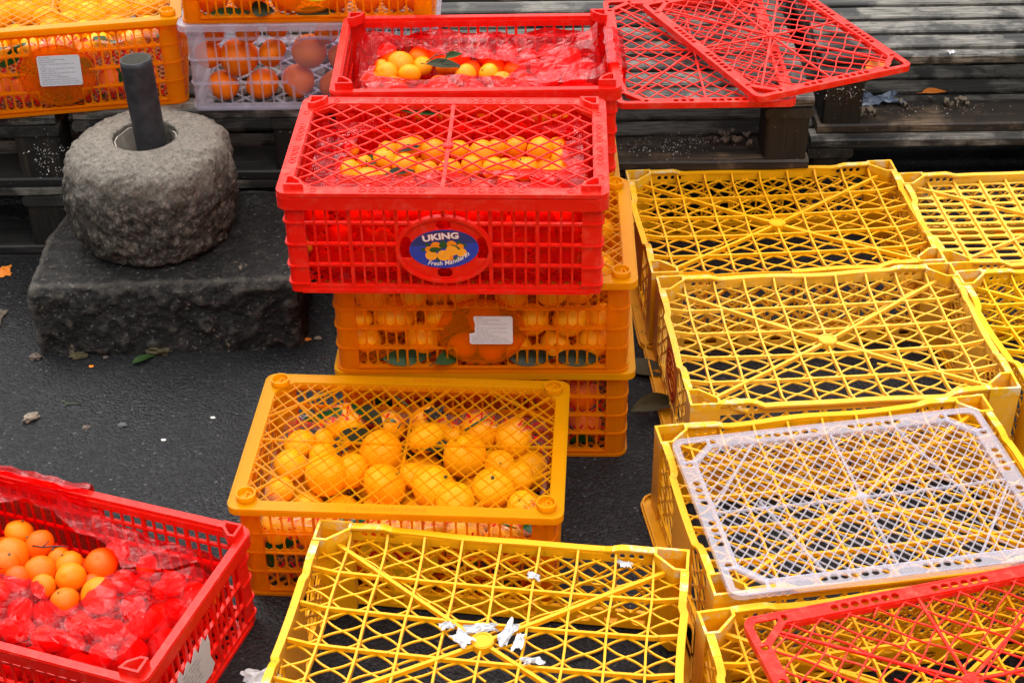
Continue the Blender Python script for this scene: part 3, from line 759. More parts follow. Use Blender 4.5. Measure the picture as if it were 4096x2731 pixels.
# ------------------------------------------------------------------ upturned yellow crates
def yellow_crate(loc, yaw, label, seed, w=.57, d=.402, h=.173, mesh='diamond', mt='yellow', torn=None, sticker=False):
    t = thing('empty_crate', loc, yaw, label, 'crate', 'empty yellow crates turned upside down')
    rng = random.Random(seed); mt_ = M[mt]; worn = M['yellow_worn']
    PX, PY = .050, .044
    # corner pockets (hollow posts)
    for sx in (1, -1):
        for sy in (1, -1):
            pb = MB()
            loop = [(w / 2 - .0015, d / 2 - .0015), (w / 2 - PX, d / 2 - .0015), (w / 2 - PX, d / 2 - .016), (w / 2 - .020, d / 2 - PY), (w / 2 - .0015, d / 2 - PY)]
            pts = [(sx * x, sy * y) for x, y in loop]
            pb.path([(x, y, (h - .016) / 2 + .002) for x, y in pts], .003, h - .018, True, 0)
            jit = rng.uniform(-.002, .002)
            pb.path([(x, y, h - .008) for x, y in pts], .0042, .0165 + jit, True, 1)
            ply = pts if sx * sy > 0 else pts[::-1]
            pb.poly(lambda x, y, n: Vector((x, y, n)), ply, .100, .102, 0)
            mbx = sorted((sx * (w / 2 + .001), sx * (w / 2 - .028)))
            pb.build('corner_pocket', [mt_, worn], t)
    # rim: hem on top, band beneath, holes near the pockets
    rb = MB()
    def prof(u, half):
        a = half - abs(u)
        k = min(1, max(0, (a - .055) / .022)); return h - .001 - .0085 * k + .0012 * math.sin(u * 31 + seed)
    for side in ('front', 'back', 'left', 'right'):
        long = side in ('front', 'back'); f = wall_map(side, w, d, 0); half = (w if long else d) / 2 - (PX if long else PY)
        segs = 36
        pts = []
        for k in range(segs + 1):
            u = -half + 2 * half * k / segs; n = -.006 + .004 * (1 if half - abs(u) > .072 else 0) + .0015 * math.sin(u * 23 + seed * 2)
            z = prof(u, half)
            if torn == side and abs(u + .03) < .006: z = None
            pts.append((u, z, n))
        run = []; runs = []
        for p in pts + [(0, None, 0)]:
            if p[1] is None:
                if len(run) > 1: runs.append(run)
                run = []
            else: run.append(p)
        for ri, rn in enumerate(runs):
            dz = -.008 if (torn == side and ri == 0) else 0
            core = [f(u, z - .002 + dz, n) for u, z, n in rn]
            nend = max(2, int(len(rn) * .17))
            rb.path(core, .0115, .0042, m=0)
            for ends in (rn[:nend], rn[-nend:]):
                if half - abs(ends[0][0]) < .05 or half - abs(ends[-1][0]) < .05:
                    rb.path([f(u, z - .0008 + dz, n) for u, z, n in ends], .0123, .0026, m=1)
        hol = [k for k in range(int(2 * half / .014))]
        nc = len(hol); cw = 2 * half / nc
        for k in range(nc):
            u0 = -half + k * cw; uc = u0 + cw / 2; e = half - abs(uc); zt = prof(uc, half) - .0045
            hole = (uc, (h - .027 + zt) / 2, .0044, .0050, 2) if .008 < e < .066 else None
            rb.cell(lambda u, v, n: f(u, v, n - .0075), u0, u0 + cw, h - .030, zt, .0022, hole, 10)
    rb.build('rim', [mt_, worn], t)
    # mesh of the crate's base, now on top
    bm_ = MB(); zb = h - .026
    IW, ID = w - .018, d - .018
    sag = lambda x, y: -.006 * max(0, 1 - (2 * x / IW) ** 2) * max(0, 1 - (2 * y / ID) ** 2)
    if mesh == 'diamond':
        poly = octagon(IW, ID, .032)
        sx_, sy_ = .0585, .0745
        nx, ny = 4, 2
        for k in range(-nx, nx + 1):
            x = k * sx_ * (IW / .552); y1 = ID / 2 - (0 if abs(k) < nx else .004)
            bm_.path([(x + .0012 * math.sin(i * .9 + k), y1 * (i / 7 - 1), zb + .003 + (.009 if i in (0, 14) else 0) + sag(x, y1 * (i / 7 - 1))) for i in range(15)], .0034, .0085)
        for k in (-1.5, -.5, .5, 1.5):
            y = k * sy_ * (ID / .384)
            bm_.path([(IW / 2 * (i / 8 - 1), y, zb + .003 + (.006 if i in (0, 16) else 0) + sag(IW / 2 * (i / 8 - 1), y)) for i in range(17)], .0042, .0075)
        for sx in (1, -1):
            for sy in (1, -1):
                bm_.path([(sx * (.012 + (IW / 2 - .030) * i / 8), sy * (.0085 + (ID / 2 - .026) * i / 8), zb + .0042 + sag(sx * (.012 + (IW / 2 - .030) * i / 8), sy * (.0085 + (ID / 2 - .026) * i / 8))) for i in range(9)], .0056, .0078)
        lattice(bm_, poly, .0585 * IW / .552, .0375, .0026, .0028, zb - .001, wave=.0017, wl=.0585, sag=sag, brk=.003, rng=rng, step=.0075, sync=True)
    else:
        nx, ny = 11, 5
        for k in range(-4, 5):
            x = k * IW / 10; bm_.path([(x, ID / 2 * (i / 7 - 1), zb + .003 + sag(x, ID / 2 * (i / 7 - 1))) for i in range(15)], .0042, .0075)
        for sx in (1, -1):
            for sy in (1, -1):
                bm_.path([(sx * (.012 + (IW / 2 - .030) * i / 8), sy * (.0085 + (ID / 2 - .026) * i / 8), zb + .0042 + sag(sx * (.012 + (IW / 2 - .030) * i / 8), sy * (.0085 + (ID / 2 - .026) * i / 8))) for i in range(9)], .0052, .0078)
        nr = 13; cw = IW / 10; rh = (ID - .01) / nr
        for i in range(10):
            for j in range(nr):
                u0 = -IW / 2 + i * cw; v0 = -ID / 2 + .005 + j * rh
                if abs(u0 + cw / 2) > IW / 2 - .04 and abs(v0 + rh / 2) > ID / 2 - .035: continue
                bm_.cell(lambda u, v, n: Vector((u, v, zb - .0015 + n + sag(u, v))), u0, u0 + cw, v0, v0 + rh, .0026, (u0 + cw / 2, v0 + rh / 2, cw * .44, rh * .375, 3.5), 14)
    bo = bm_.build('base_mesh', mt_, t)
    hb = MB(); fl = lambda x, y, n: Vector((x, y, zb - .006 + n))
    hb.disc(fl, 0, 0, .0165, .0165, 0, .0110, 24); hb.path([(.0135 * math.cos(k * math.pi / 10), .0135 * math.sin(k * math.pi / 10), zb + .0052) for k in range(20)], .0022, .0016, True); hb.build('hub', mt_, bo)
    # walls
    for side in ('front', 'back', 'left', 'right'):
        long = side in ('front', 'back'); f = wall_map(side, w, d, .003); half = (w if long else d) / 2 - (PX if long else PY)
        wb = MB(); z0, z1 = .036, h - .029
        n = int(round(2 * half / .042)); cw = 2 * half / n
        for k in range(n): wb.cell(lambda u, v, q: f(u, v, q - .003), -half + k * cw, -half + (k + 1) * cw, .004, z0, .003, (-half + (k + .5) * cw, .020, .0115, .0088, 2.3), 12)
        up = f(0, 0, 1) - f(0, 0, 0)
        for sgn in (1, -1):
            poly = [(-half, z0), (half, z0), (half, z1), (-half, z1)]
            dx, dz = .040, .036; dv = Vector((dx, sgn * dz)).normalized()
            for k in range(-30, 31):
                c = clip_line(Vector((k * .0335, z0)), dv, poly)
                if not c or c[1] - c[0] < .01: continue
                p, q = Vector((k * .0335, z0)) + dv * c[0], Vector((k * .0335, z0)) + dv * c[1]
                if not long and abs((p.x + q.x) / 2) < .045: continue
                wb.path([f(p.x, p.y, -.0015 - .0003 * sgn), f(q.x, q.y, -.0015 - .0003 * sgn)], .0030, .0028, up=up)
        mbox(wb, f, -half, half, (z0 + z1) / 2 - .002, (z0 + z1) / 2 + .002, -.0030, .0002)
        for k in range(-4, 5):
            u = k * .0585
            if abs(u) < half: mbox(wb, f, u - .0018, u + .0018, z0, z1, -.0034, .0008)
        if not long: mbox(wb, f, -.058, .058, z0, z1, -.0038, .0014)
        mbox(wb, f, -half, half, z0 - .002, z0 + .003, -.004, .003)
        wb.build('side_wall', mt_, t)
    fb = MB(); fb.path([(x, y, .0035) for x, y, z in rounded(w + .016, d + .016, .016)], .022, .005, True); fb.path([(x, y, .0075) for x, y, z in rounded(w + .030, d + .030, .022)], .003, .010, True)
    fb.build('flange', M['yellow_grime'], t)
    if sticker:
        f0 = wall_map('left', w, d, .003); sb = MB(); f = lambda u, v, n: f0(u, v, .0016 + n)
        # half oval decal in red with pale brush characters
        sb.disc(f, .0, .088, .054, .050, 0, .0005, 40, 0)
        sb.path([f(.047 * math.cos(R(a)), .088 + .043 * math.sin(R(a)), .0007) for a in range(0, 360, 12)], .0010, .0014, True, m=1, up=Vector((1, 0, 0)))
        for a, b in (((-.030, .105), (-.010, .112)), ((-.020, .118), (-.022, .080)), ((-.032, .092), (-.008, .096)), ((-.030, .078), (-.010, .086)), ((.006, .112), (.030, .118)), ((.018, .120), (.012, .076)), ((.004, .098), (.034, .100)), ((.008, .080), (.032, .090)), ((.024, .110), (.034, .078)), ((-.012, .070), (.022, .066))):
            sb.path([f(a[0], a[1], .0008), f(b[0], b[1], .0008)], .0014, .0042, m=1, up=Vector((0, 0, 1)))
        tag(sb.build('decal', [M['redink'], M['labgold']], t), 'red oval decal with pale brushed characters')
    if torn == 'front_corner':
        tb = MB(); tb.path([(-w / 2 + .05, -d / 2 + .004, h - .005), (-w / 2 + .07, -d / 2 + .012, h - .016), (-w / 2 + .10, -d / 2 - .002, h - .018)], .010, .004); tb.build('torn_strip', worn, t)
    return t

# ------------------------------------------------------------------ fruit
def fruit_mesh(name, squash, seed, mat, neck=0.0):
    nu, nv = 28, 18; vs = []; fs = []
    for j in range(nv + 1):
        th = math.pi * j / nv
        for i in range(nu):
            ph = 2 * math.pi * i / nu
            d = Vector((math.sin(th) * math.cos(ph), math.sin(th) * math.sin(ph), math.cos(th)))
            r = 1 + .045 * noise.noise(d * 1.3 + Vector((seed, 0, 0))) + .012 * math.sin(ph * 9) * math.sin(th) ** 3 * math.exp(-th * .9)
            z = d.z * squash - .10 * math.exp(-(th / .22) ** 2) + neck * math.exp(-(th / .5) ** 2)
            vs.append((d.x * r, d.y * r, z * r))
    for j in range(nv):
        for i in range(nu): fs.append((j * nu + i, (j + 1) * nu + i, (j + 1) * nu + (i + 1) % nu, j * nu + (i + 1) % nu))
    mb = MB(); mb.add(vs, fs); 
    me = bpy.data.meshes.new(name); me.from_pydata(mb.v, [], mb.f); me.materials.append(mat)
    me.polygons.foreach_set('use_smooth', [True] * len(me.polygons)); me.update(); return me
FM = {k: [fruit_mesh(k, s, i * 7.3 + 1, M[mt], nk) for i, (s, nk) in enumerate(((.86, 0), (.92, 0), (.82, .05), (.97, .10)))] for k, mt in
      (('mandarin', 'mandarin'), ('orange', 'orange_fruit'), ('deep', 'deep_fruit'), ('warm', 'pale_deep'))}
sm = MB(); sm.tube([(0, 0, .76), (0, 0, .86), (.03, .01, .92)], [.085, .075, .06], 7); sm.disc(lambda x, y, n: Vector((x, y, n)), 0, 0, .13, .13, .74, .79, 8)
STEM = bpy.data.meshes.new('stem'); STEM.from_pydata(sm.v, [], sm.f); STEM.materials.append(M['stem'])
def put_fruit(crate, kind, p, r, label, group, rng, stem=False, name=None):
    o = bpy.data.objects.new(name or ('mandarin' if kind in ('mandarin', 'deep') else 'orange'), rng.choice(FM[kind])); C.objects.link(o)
    a = crate.rotation_euler.z; c, s = math.cos(a), math.sin(a)
    o.location = (crate.location.x + p[0] * c - p[1] * s, crate.location.y + p[0] * s + p[1] * c, crate.location.z + p[2])
    o.scale = (r * rng.uniform(.95, 1.05), r * rng.uniform(.95, 1.05), r * rng.uniform(.93, 1.03)); o.rotation_euler = (rng.uniform(-.9, .9), rng.uniform(-.9, .9), rng.uniform(0, 6.28))
    tag(o, label, 'mandarin' if o.name.startswith('mandarin') else 'orange', group)
    if stem:
        q = bpy.data.objects.new('stem', STEM); C.objects.link(q); q.parent = o
    return o
ORD = ['first', 'second', 'third', 'fourth', 'fifth', 'sixth', 'seventh', 'eighth', 'ninth', 'tenth', 'eleventh', 'twelfth']
def put_rows(crate, kind, pts, where, group, seed, rows=('back', 'middle', 'front'), key=1, stems=0.3, name=None, noun=None):
    rng = random.Random(seed); noun = noun or ('mandarin' if kind in ('mandarin', 'deep') else 'orange')
    order = sorted(pts, key=lambda p: -p[key]); n = len(order); k = (n + len(rows) - 1) // len(rows)
    res = []
    for ri, rn in enumerate(rows):
        row = sorted(order[ri * k:(ri + 1) * k], key=lambda p: p[0])
        for i, p in enumerate(row):
            lab = '%s %s from the left, %s row, %s' % (ORD[i], noun, rn, where)
            res.append(put_fruit(crate, kind, p[:3], p[3] * 1.02, lab, group, rng, rng.random() < stems, name))
    return res
def fill(crate, kind, pts, nx, ny, zs, r, W, D, label, group, seed, jit=.006):
    rng = random.Random(seed); out = []
    for z in zs:
        for i in range(nx):
            for j in range(ny):
                x = -W / 2 + W * (i + .5 + (.25 if j % 2 else -.25) * (nx > 2)) / nx + rng.uniform(-jit, jit); y = (-D / 2 + D * (j + .5) / ny if ny > 1 else -D / 2) + rng.uniform(-jit, jit)
                rr = r * rng.uniform(.88, 1.1); zz = z + rng.uniform(-jit, jit)
                if any((x - p[0]) ** 2 + (y - p[1]) ** 2 + (zz - p[2]) ** 2 < (.68 * (rr + p[3])) ** 2 for p in pts + out): continue
                out.append((x, y, zz, rr)); put_fruit(crate, kind, (x, y, zz), rr, label, group, rng)
    return out

FR = {
'R1':[(-0.178,0.105,0.122,0.0149),(-0.149,0.059,0.122,0.0130),(-0.172,0.018,0.122,0.0242),(-0.136,-0.003,0.122,0.0229),(-0.110,0.014,0.118,0.0165),(-0.114,0.069,0.122,0.0209),(-0.113,0.103,0.122,0.0174),(-0.079,0.047,0.122,0.0220),(-0.079,0.106,0.122,0.0224),(-0.065,0.127,0.120,0.0170),(-0.033,0.096,0.122,0.0223),(-0.039,0.022,0.122,0.0218),(0.009,0.104,0.122,0.0186),(-0.002,0.033,0.122,0.0194),(0.034,0.053,0.118,0.0179),(0.051,0.089,0.122,0.0247),(0.075,0.113,0.120,0.0182),(0.071,0.041,0.122,0.0195),(0.093,0.049,0.118,0.0166),(0.126,0.037,0.122,0.0219),(0.108,0.116,0.122,0.0204),(0.151,0.106,0.122,0.0236),(0.180,0.119,0.120,0.0177),(0.184,0.085,0.118,0.0163),(0.185,0.030,0.122,0.0194),(0.161,0.005,0.122,0.0192),(0.157,-0.020,0.122,0.0203),(-0.070,-0.012,0.116,0.0152),(0.095,0.004,0.116,0.0150)],
'O2':[(-0.123,0.135,0.118,0.0360),(-0.047,0.130,0.118,0.0269),(0.020,0.140,0.118,0.0310),(0.019,0.096,0.122,0.0309),(0.108,0.125,0.118,0.0333),(0.167,0.109,0.118,0.0330),(-0.195,0.075,0.118,0.0273),(-0.201,0.019,0.118,0.0286),(-0.152,0.053,0.114,0.0239),(-0.137,-0.001,0.118,0.0370),(-0.098,0.016,0.112,0.0298),(-0.054,0.059,0.118,0.0389),(-0.037,-0.023,0.118,0.0367),(0.009,0.009,0.110,0.0267),(0.043,-0.023,0.118,0.0366),(0.088,0.058,0.118,0.0375),(0.149,0.043,0.112,0.0256),(0.141,-0.022,0.118,0.0341),(0.082,-0.059,0.118,0.0302),(0.183,0.013,0.112,0.0254),(0.192,-0.057,0.112,0.0249),(-0.209,-0.039,0.114,0.0244),(-0.159,0.101,0.108,0.0186),(0.059,0.127,0.108,0.0196)],
'R3':[(-0.126,0.108,0.118,0.0232),(-0.106,0.056,0.118,0.0285),(-0.076,0.089,0.122,0.0243),(-0.100,0.036,0.126,0.0213),(-0.044,0.040,0.118,0.0249),(-0.065,0.012,0.122,0.0204),(-0.020,0.012,0.120,0.0193),(0.012,0.038,0.124,0.0236),(-0.010,0.067,0.120,0.0217),(0.038,0.082,0.120,0.0250),(0.026,-0.005,0.118,0.0222),(0.071,0.019,0.122,0.0276),(0.073,-0.036,0.112,0.0172),(0.087,0.066,0.112,0.0181),(-0.039,0.081,0.112,0.0179),(-0.085,-0.010,0.112,0.0168),(0.041,0.048,0.108,0.0168),(-.15,.02,.118,.024),(-.17,.07,.118,.024)],
'R3b':[(0.191,0.039,0.108,0.0200),(0.161,-0.010,0.112,0.0208),(0.174,-0.057,0.110,0.0204),(0.115,-0.110,0.112,0.0202),(0.041,-0.117,0.110,0.0203),(0.126,-0.034,0.112,0.0196),(-0.015,-0.076,0.114,0.0207),(0.050,-0.073,0.110,0.0196),(0.208,-0.018,0.104,0.0195),(-0.06,-0.11,0.110,0.0212),(-0.11,-0.07,0.112,0.0214),(0.100,0.110,0.108,0.0185),(.155,.09,.105,.02),(.215,.09,.1,.02),(-.16,-.04,.112,.02),(.21,-.1,.1,.02),(-.15,-.11,.11,.02),(.04,.125,.108,.02)],
'R2':[(-0.149,0.072,0.125,0.0255),(-0.175,0.026,0.125,0.0235),(-0.130,0.025,0.125,0.0218),(-0.023,0.022,0.122,0.0211),(0.021,0.028,0.122,0.0205),(-0.179,0.115,0.125,0.0224),(-0.107,0.071,0.120,0.0197),(-0.061,0.070,0.120,0.0224),(-0.190,0.068,0.118,0.0182)],
'O3':[(-0.026,0.032,0.125,0.0289),(0.065,0.023,0.125,0.0342),(0.116,0.050,0.125,0.0328),(0.175,0.052,0.125,0.0276),(-0.116,0.100,0.125,0.0303),(-0.074,0.064,0.125,0.0291),(0.022,0.082,0.125,0.0285),(-0.035,0.112,0.125,0.0296),(0.075,0.111,0.125,0.0296),(-0.126,0.042,0.125,0.0286)],
'W1':[(-0.155,-0.113,0.094,0.0396),(-0.085,-0.121,0.105,0.0319),(-0.193,-0.122,0.035,0.0327),(-0.113,-0.117,0.034,0.0364),(-0.010,-0.116,0.106,0.0371),(-0.039,-0.117,0.039,0.0363),(0.036,-0.121,0.035,0.0322),(0.055,-0.125,0.094,0.0279),(-0.216,-0.122,0.103,0.0278),(-0.130,-0.125,0.152,0.0235),(0.030,-0.127,0.150,0.0251),(-0.198,-0.128,0.153,0.0219),(-.07,-.122,.158,.022),(.12,-.12,.04,.036),(.13,-.12,.11,.034),(.2,-.12,.04,.034)],
'O4':[(-0.193,-0.121,0.033,0.0305),(-0.120,-0.116,0.037,0.0352),(-0.045,-0.120,0.033,0.0305),(0.054,-0.123,0.031,0.0291),(0.172,-0.127,0.032,0.0257),(0.212,-0.127,0.028,0.0237),(0.118,-0.128,0.028,0.0251)],
'O1':[(-0.151,-0.118,0.089,0.0336),(-0.208,-0.130,0.088,0.0206),(-0.200,-0.127,0.042,0.0239),(-0.105,-0.121,0.042,0.0308),(-0.035,-0.126,0.029,0.0262),(-0.075,-0.127,0.092,0.0237),(0.085,-0.123,0.082,0.0289),(0.150,-0.120,0.080,0.0311),(0.205,-0.125,0.090,0.0263),(0.125,-0.126,0.032,0.0260),(0.016,-0.127,0.030,0.0255),(0.004,-0.123,0.085,0.0290),(-0.115,-0.128,0.138,0.0240),(0.060,-0.128,0.028,0.0240),(.19,-.12,.035,.028),(.05,-.125,.135,.027),(.12,-.125,.138,.026),(-.03,-.125,.14,.027)],
}

# ------------------------------------------------------------------ bags
def ridged(p, sc, seed):
    q = Vector((p[0] * sc + seed, p[1] * sc, p[2] * sc))
    return 1 - abs(noise.noise(q)) * 2 + .5 * (1 - 2 * abs(noise.noise(q * 2.1 + Vector((5, 3, 1)))))
def bag(crate, name, label, mat, fruits, hole, W, D, zedge, zin, seed, amp=.006, nS=120, nT=12, zbot=.012, wallrows=8, overhang=None, cat='plastic bag', group=None, smooth=False):
    """liner bag: walls inside the crate and flaps folded inward to a ragged hole; hole(a)->(x,y), zedge(s01,x,y)"""
    mb = MB(); per = rounded(W, D, .03, 6); 
    # resample the perimeter
    L_ = []; tot = 0
    for i in range(len(per)):
        a, b = Vector(per[i]), Vector(per[(i + 1) % len(per)]); L_.append((tot, a, b)); tot += (b - a).length
    def per_at(s):
        q = (s % 1) * tot
        for st, a, b in L_:
            l = (b - a).length
            if q <= st + l: return a + (b - a) * ((q - st) / max(l, 1e-9)), (b - a).normalized()
        return L_[-1][2], (L_[-1][2] - L_[-1][1]).normalized()
    def top(x, y):
        best = 0        # a taut skin: domes over each fruit, shallow slopes between them
        for p in fruits:
            d = math.hypot(x - p[0], y - p[1]); r = p[3] * 1.06
            if d < r * .62: h = p[2] + math.sqrt(r * r - d * d)
            elif d < r * 2.2: h = p[2] + r * .785 - (d - r * .62) * .55
            else: continue
            best = max(best, h)
        return best
    uvs = []; rows = wallrows + nT
    for r in range(rows + 1):
        for i in range(nS):
            s = i / nS; P, T = per_at(s); nrm = Vector((-T.y, T.x, 0))   # inward
            ze = zedge(s, P.x, P.y)
            if r <= wallrows:
                k = r / wallrows; z = zbot + (ze - zbot) * k
                w_ = ridged((P.x, P.y, z), 26, seed) * .0035 + noise.noise(Vector((P.x * 14 + seed, P.y * 14, z * 20))) * .006
                Q = P + nrm * (.004 + max(-.003, w_)); x, y = Q.x, Q.y
                vs = (x, y, z + .004 * noise.noise(Vector((s * 40, k * 3, seed))) * k)
                dist = z
            else:
                k = (r - wallrows) / nT
                hx, hy = hole(math.atan2(P.y / D, P.x / W))
                x, y = P.x + (hx - P.x) * k + nrm.x * .004, P.y + (hy - P.y) * k + nrm.y * .004
                z0 = ze + (zin - ze) * (1 - (1 - k) ** 2)
                wv = ridged((x, y, 0), 8, seed) * amp * 1.0 + ridged((x, y, 0.3), 21, seed + 9) * amp * .28
                z = z0 + wv * min(1, k * 4) - amp * .4
                tz = top(x, y)
                if tz > 0: z = max(z, tz + .0025)
                x += noise.noise(Vector((x * 30, y * 30, seed))) * .004; y += noise.noise(Vector((y * 30, x * 30, seed + 4))) * .004
                vs = (x, y, z); dist = ze + k * (Vector((hx, hy, 0)) - P).length
            mb.v.append(vs); uvs.append((s * tot, dist))
    for r in range(rows):
        for i in range(nS):
            j = (i + 1) % nS; q = (r * nS + i, r * nS + j, (r + 1) * nS + j, (r + 1) * nS + i)
            if i == nS - 1: continue
            if noise.noise(Vector((i * .9, r * .9, seed))) > 0: mb.f += [(q[0], q[1], q[2]), (q[0], q[2], q[3])]
            else: mb.f += [(q[0], q[1], q[3]), (q[1], q[2], q[3])]
            mb.m += [0, 0]
    if overhang:
        for (p0, p1, prof) in overhang:     # sheet from p0 to p1 along the rim, profile of (outward, z)
            o = len(mb.v); nu, npf = 22, 5 * (len(prof) - 1); e = (Vector((*p1, 0)) - Vector((*p0, 0))); out_ = Vector((e.y, -e.x, 0)).normalized()
            for a in range(npf + 1):
                f_ = a / 5; k = min(len(prof) - 2, int(f_)); tt = f_ - k
                n_ = prof[k][0] + (prof[k + 1][0] - prof[k][0]) * tt; z_ = prof[k][1] + (prof[k + 1][1] - prof[k][1]) * tt
                for b in range(nu + 1):
                    q = Vector((*p0, 0)) + e * (b / nu)
                    ed = 1 - .35 * abs(noise.noise(Vector((b * .35, seed, 0)))) * (a / npf)
                    wv = ridged((q.x, q.y, z_), 24, seed + 3) * .006
                    off = n_ * ed + abs(wv) * .6
                    mb.v.append((q.x + out_.x * off, q.y + out_.y * off, z_ + wv * .5)); uvs.append((b * .01, a * .01))
            for a in range(npf):
                for b in range(nu):
                    mb.f.append((o + a * (nu + 1) + b, o + a * (nu + 1) + b + 1, o + (a + 1) * (nu + 1) + b + 1, o + (a + 1) * (nu + 1) + b)); mb.m.append(0)
    mb.uv = uvs
    ob = mb.build(name, mat, None, smooth)
    ob.location = crate.location; ob.rotation_euler = crate.rotation_euler
    tag(ob, label, cat, group); return ob

def leaf(name, loc, rot, l, w, mat, label, curl=.3, cat='leaf', group=None):
    mb = MB(); n, m_ = 12, 6; vs = []
    for i in range(n + 1):
        u = i / n; hw = w / 2 * math.sin(math.pi * u ** .85) ** .8 if 0 < u < 1 else 0.0004
        for j in range(m_ + 1):
            v = j / m_ * 2 - 1
            vs.append((l * (u - .5), hw * v, curl * (abs(v) * hw * .9 + .10 * l * math.sin(u * 3.0 + 1) + .25 * hw * v * math.sin(u * 5)) + .002))
    zmin = min(p[2] for p in vs); vs = [(x, y, z - zmin) for x, y, z in vs]
    fs = [(i * (m_ + 1) + j, (i + 1) * (m_ + 1) + j, (i + 1) * (m_ + 1) + j + 1, i * (m_ + 1) + j + 1) for i in range(n) for j in range(m_)]
    mb.add(vs, fs); mb.tube([(-l * .5 - .012, 0, .004 - zmin), (-l * .5, 0, .003 - zmin), (l * .3, 0, curl * .1 * l * math.sin(2.5) + .003 - zmin)], [.0009, .0008, .0004], 5)
    o = mb.build(name, mat, None, True); o.location = loc; o.rotation_euler = tuple(R(a) for a in rot)
    tag(o, label, cat, group); return o
def lump(name, loc, size, mat, label, cat, seed, sq=(1, 1, .5), amp=.45, group=None):
    mb = MB(); nu, nv = 14, 9; vs = []
    for j in range(nv + 1):
        for i in range(nu):
            th, ph = math.pi * j / nv, 2 * math.pi * i / nu
            d = Vector((math.sin(th) * math.cos(ph), math.sin(th) * math.sin(ph), math.cos(th)))
            r = size * (1 + amp * noise.noise(d * 2.2 + Vector((seed, seed * 2, 0))) + amp * .5 * noise.noise(d * 6 + Vector((seed, 0, 3))))
            vs.append((d.x * r * sq[0], d.y * r * sq[1], max(-size * sq[2] * .6, d.z * r * sq[2])))
    zm = min(p[2] for p in vs); vs = [(x, y, z - zm) for x, y, z in vs]
    mb.add(vs, [(j * nu + i, (j + 1) * nu + i, (j + 1) * nu + (i + 1) % nu, j * nu + (i + 1) % nu) for j in range(nv) for i in range(nu)])
    o = mb.build(name, mat, None, False); o.location = loc; tag(o, label, cat, group); return o
def scrap(name, loc, l, w, mat, label, cat, seed, rot=0, tilt=(0, 0), amp=.006, group=None):
    mb = MB(); n = 10; vs = []
    for i in range(n + 1):
        for j in range(n + 1):
            u, v = i / n * 2 - 1, j / n * 2 - 1
            k = 1 - .45 * abs(noise.noise(Vector((u * 1.6 + seed, v * 1.6, seed))))
            a = math.atan2(v, u); rr = k * (1 + .5 * noise.noise(Vector((math.cos(a) * 1.5 + seed, math.sin(a) * 1.5, 0))))
            vs.append((u * l / 2 * rr, v * w / 2 * rr, abs(amp * (noise.noise(Vector((u * 2 + seed, v * 2, 1))) + .6 * noise.noise(Vector((u * 5, v * 5 + seed, 2)))))))
    mb.add(vs, [(i * (n + 1) + j, (i + 1) * (n + 1) + j, (i + 1) * (n + 1) + j + 1, i * (n + 1) + j + 1) for i in range(n) for j in range(n)])
    o = mb.build(name, mat, None, False); o.location = loc; o.rotation_euler = (R(tilt[0]), R(tilt[1]), R(rot)); tag(o, label, cat, group); return o

# ================================================================== THE PLACE
g = MB(); g.add([(-40, -10, 0), (40, -10, 0), (40, 70, 0), (-40, 70, 0)], [(0, 1, 2, 3)])
tag(g.build('ground', M['asphalt']), 'dark wet asphalt ground under the crates', kind='structure')

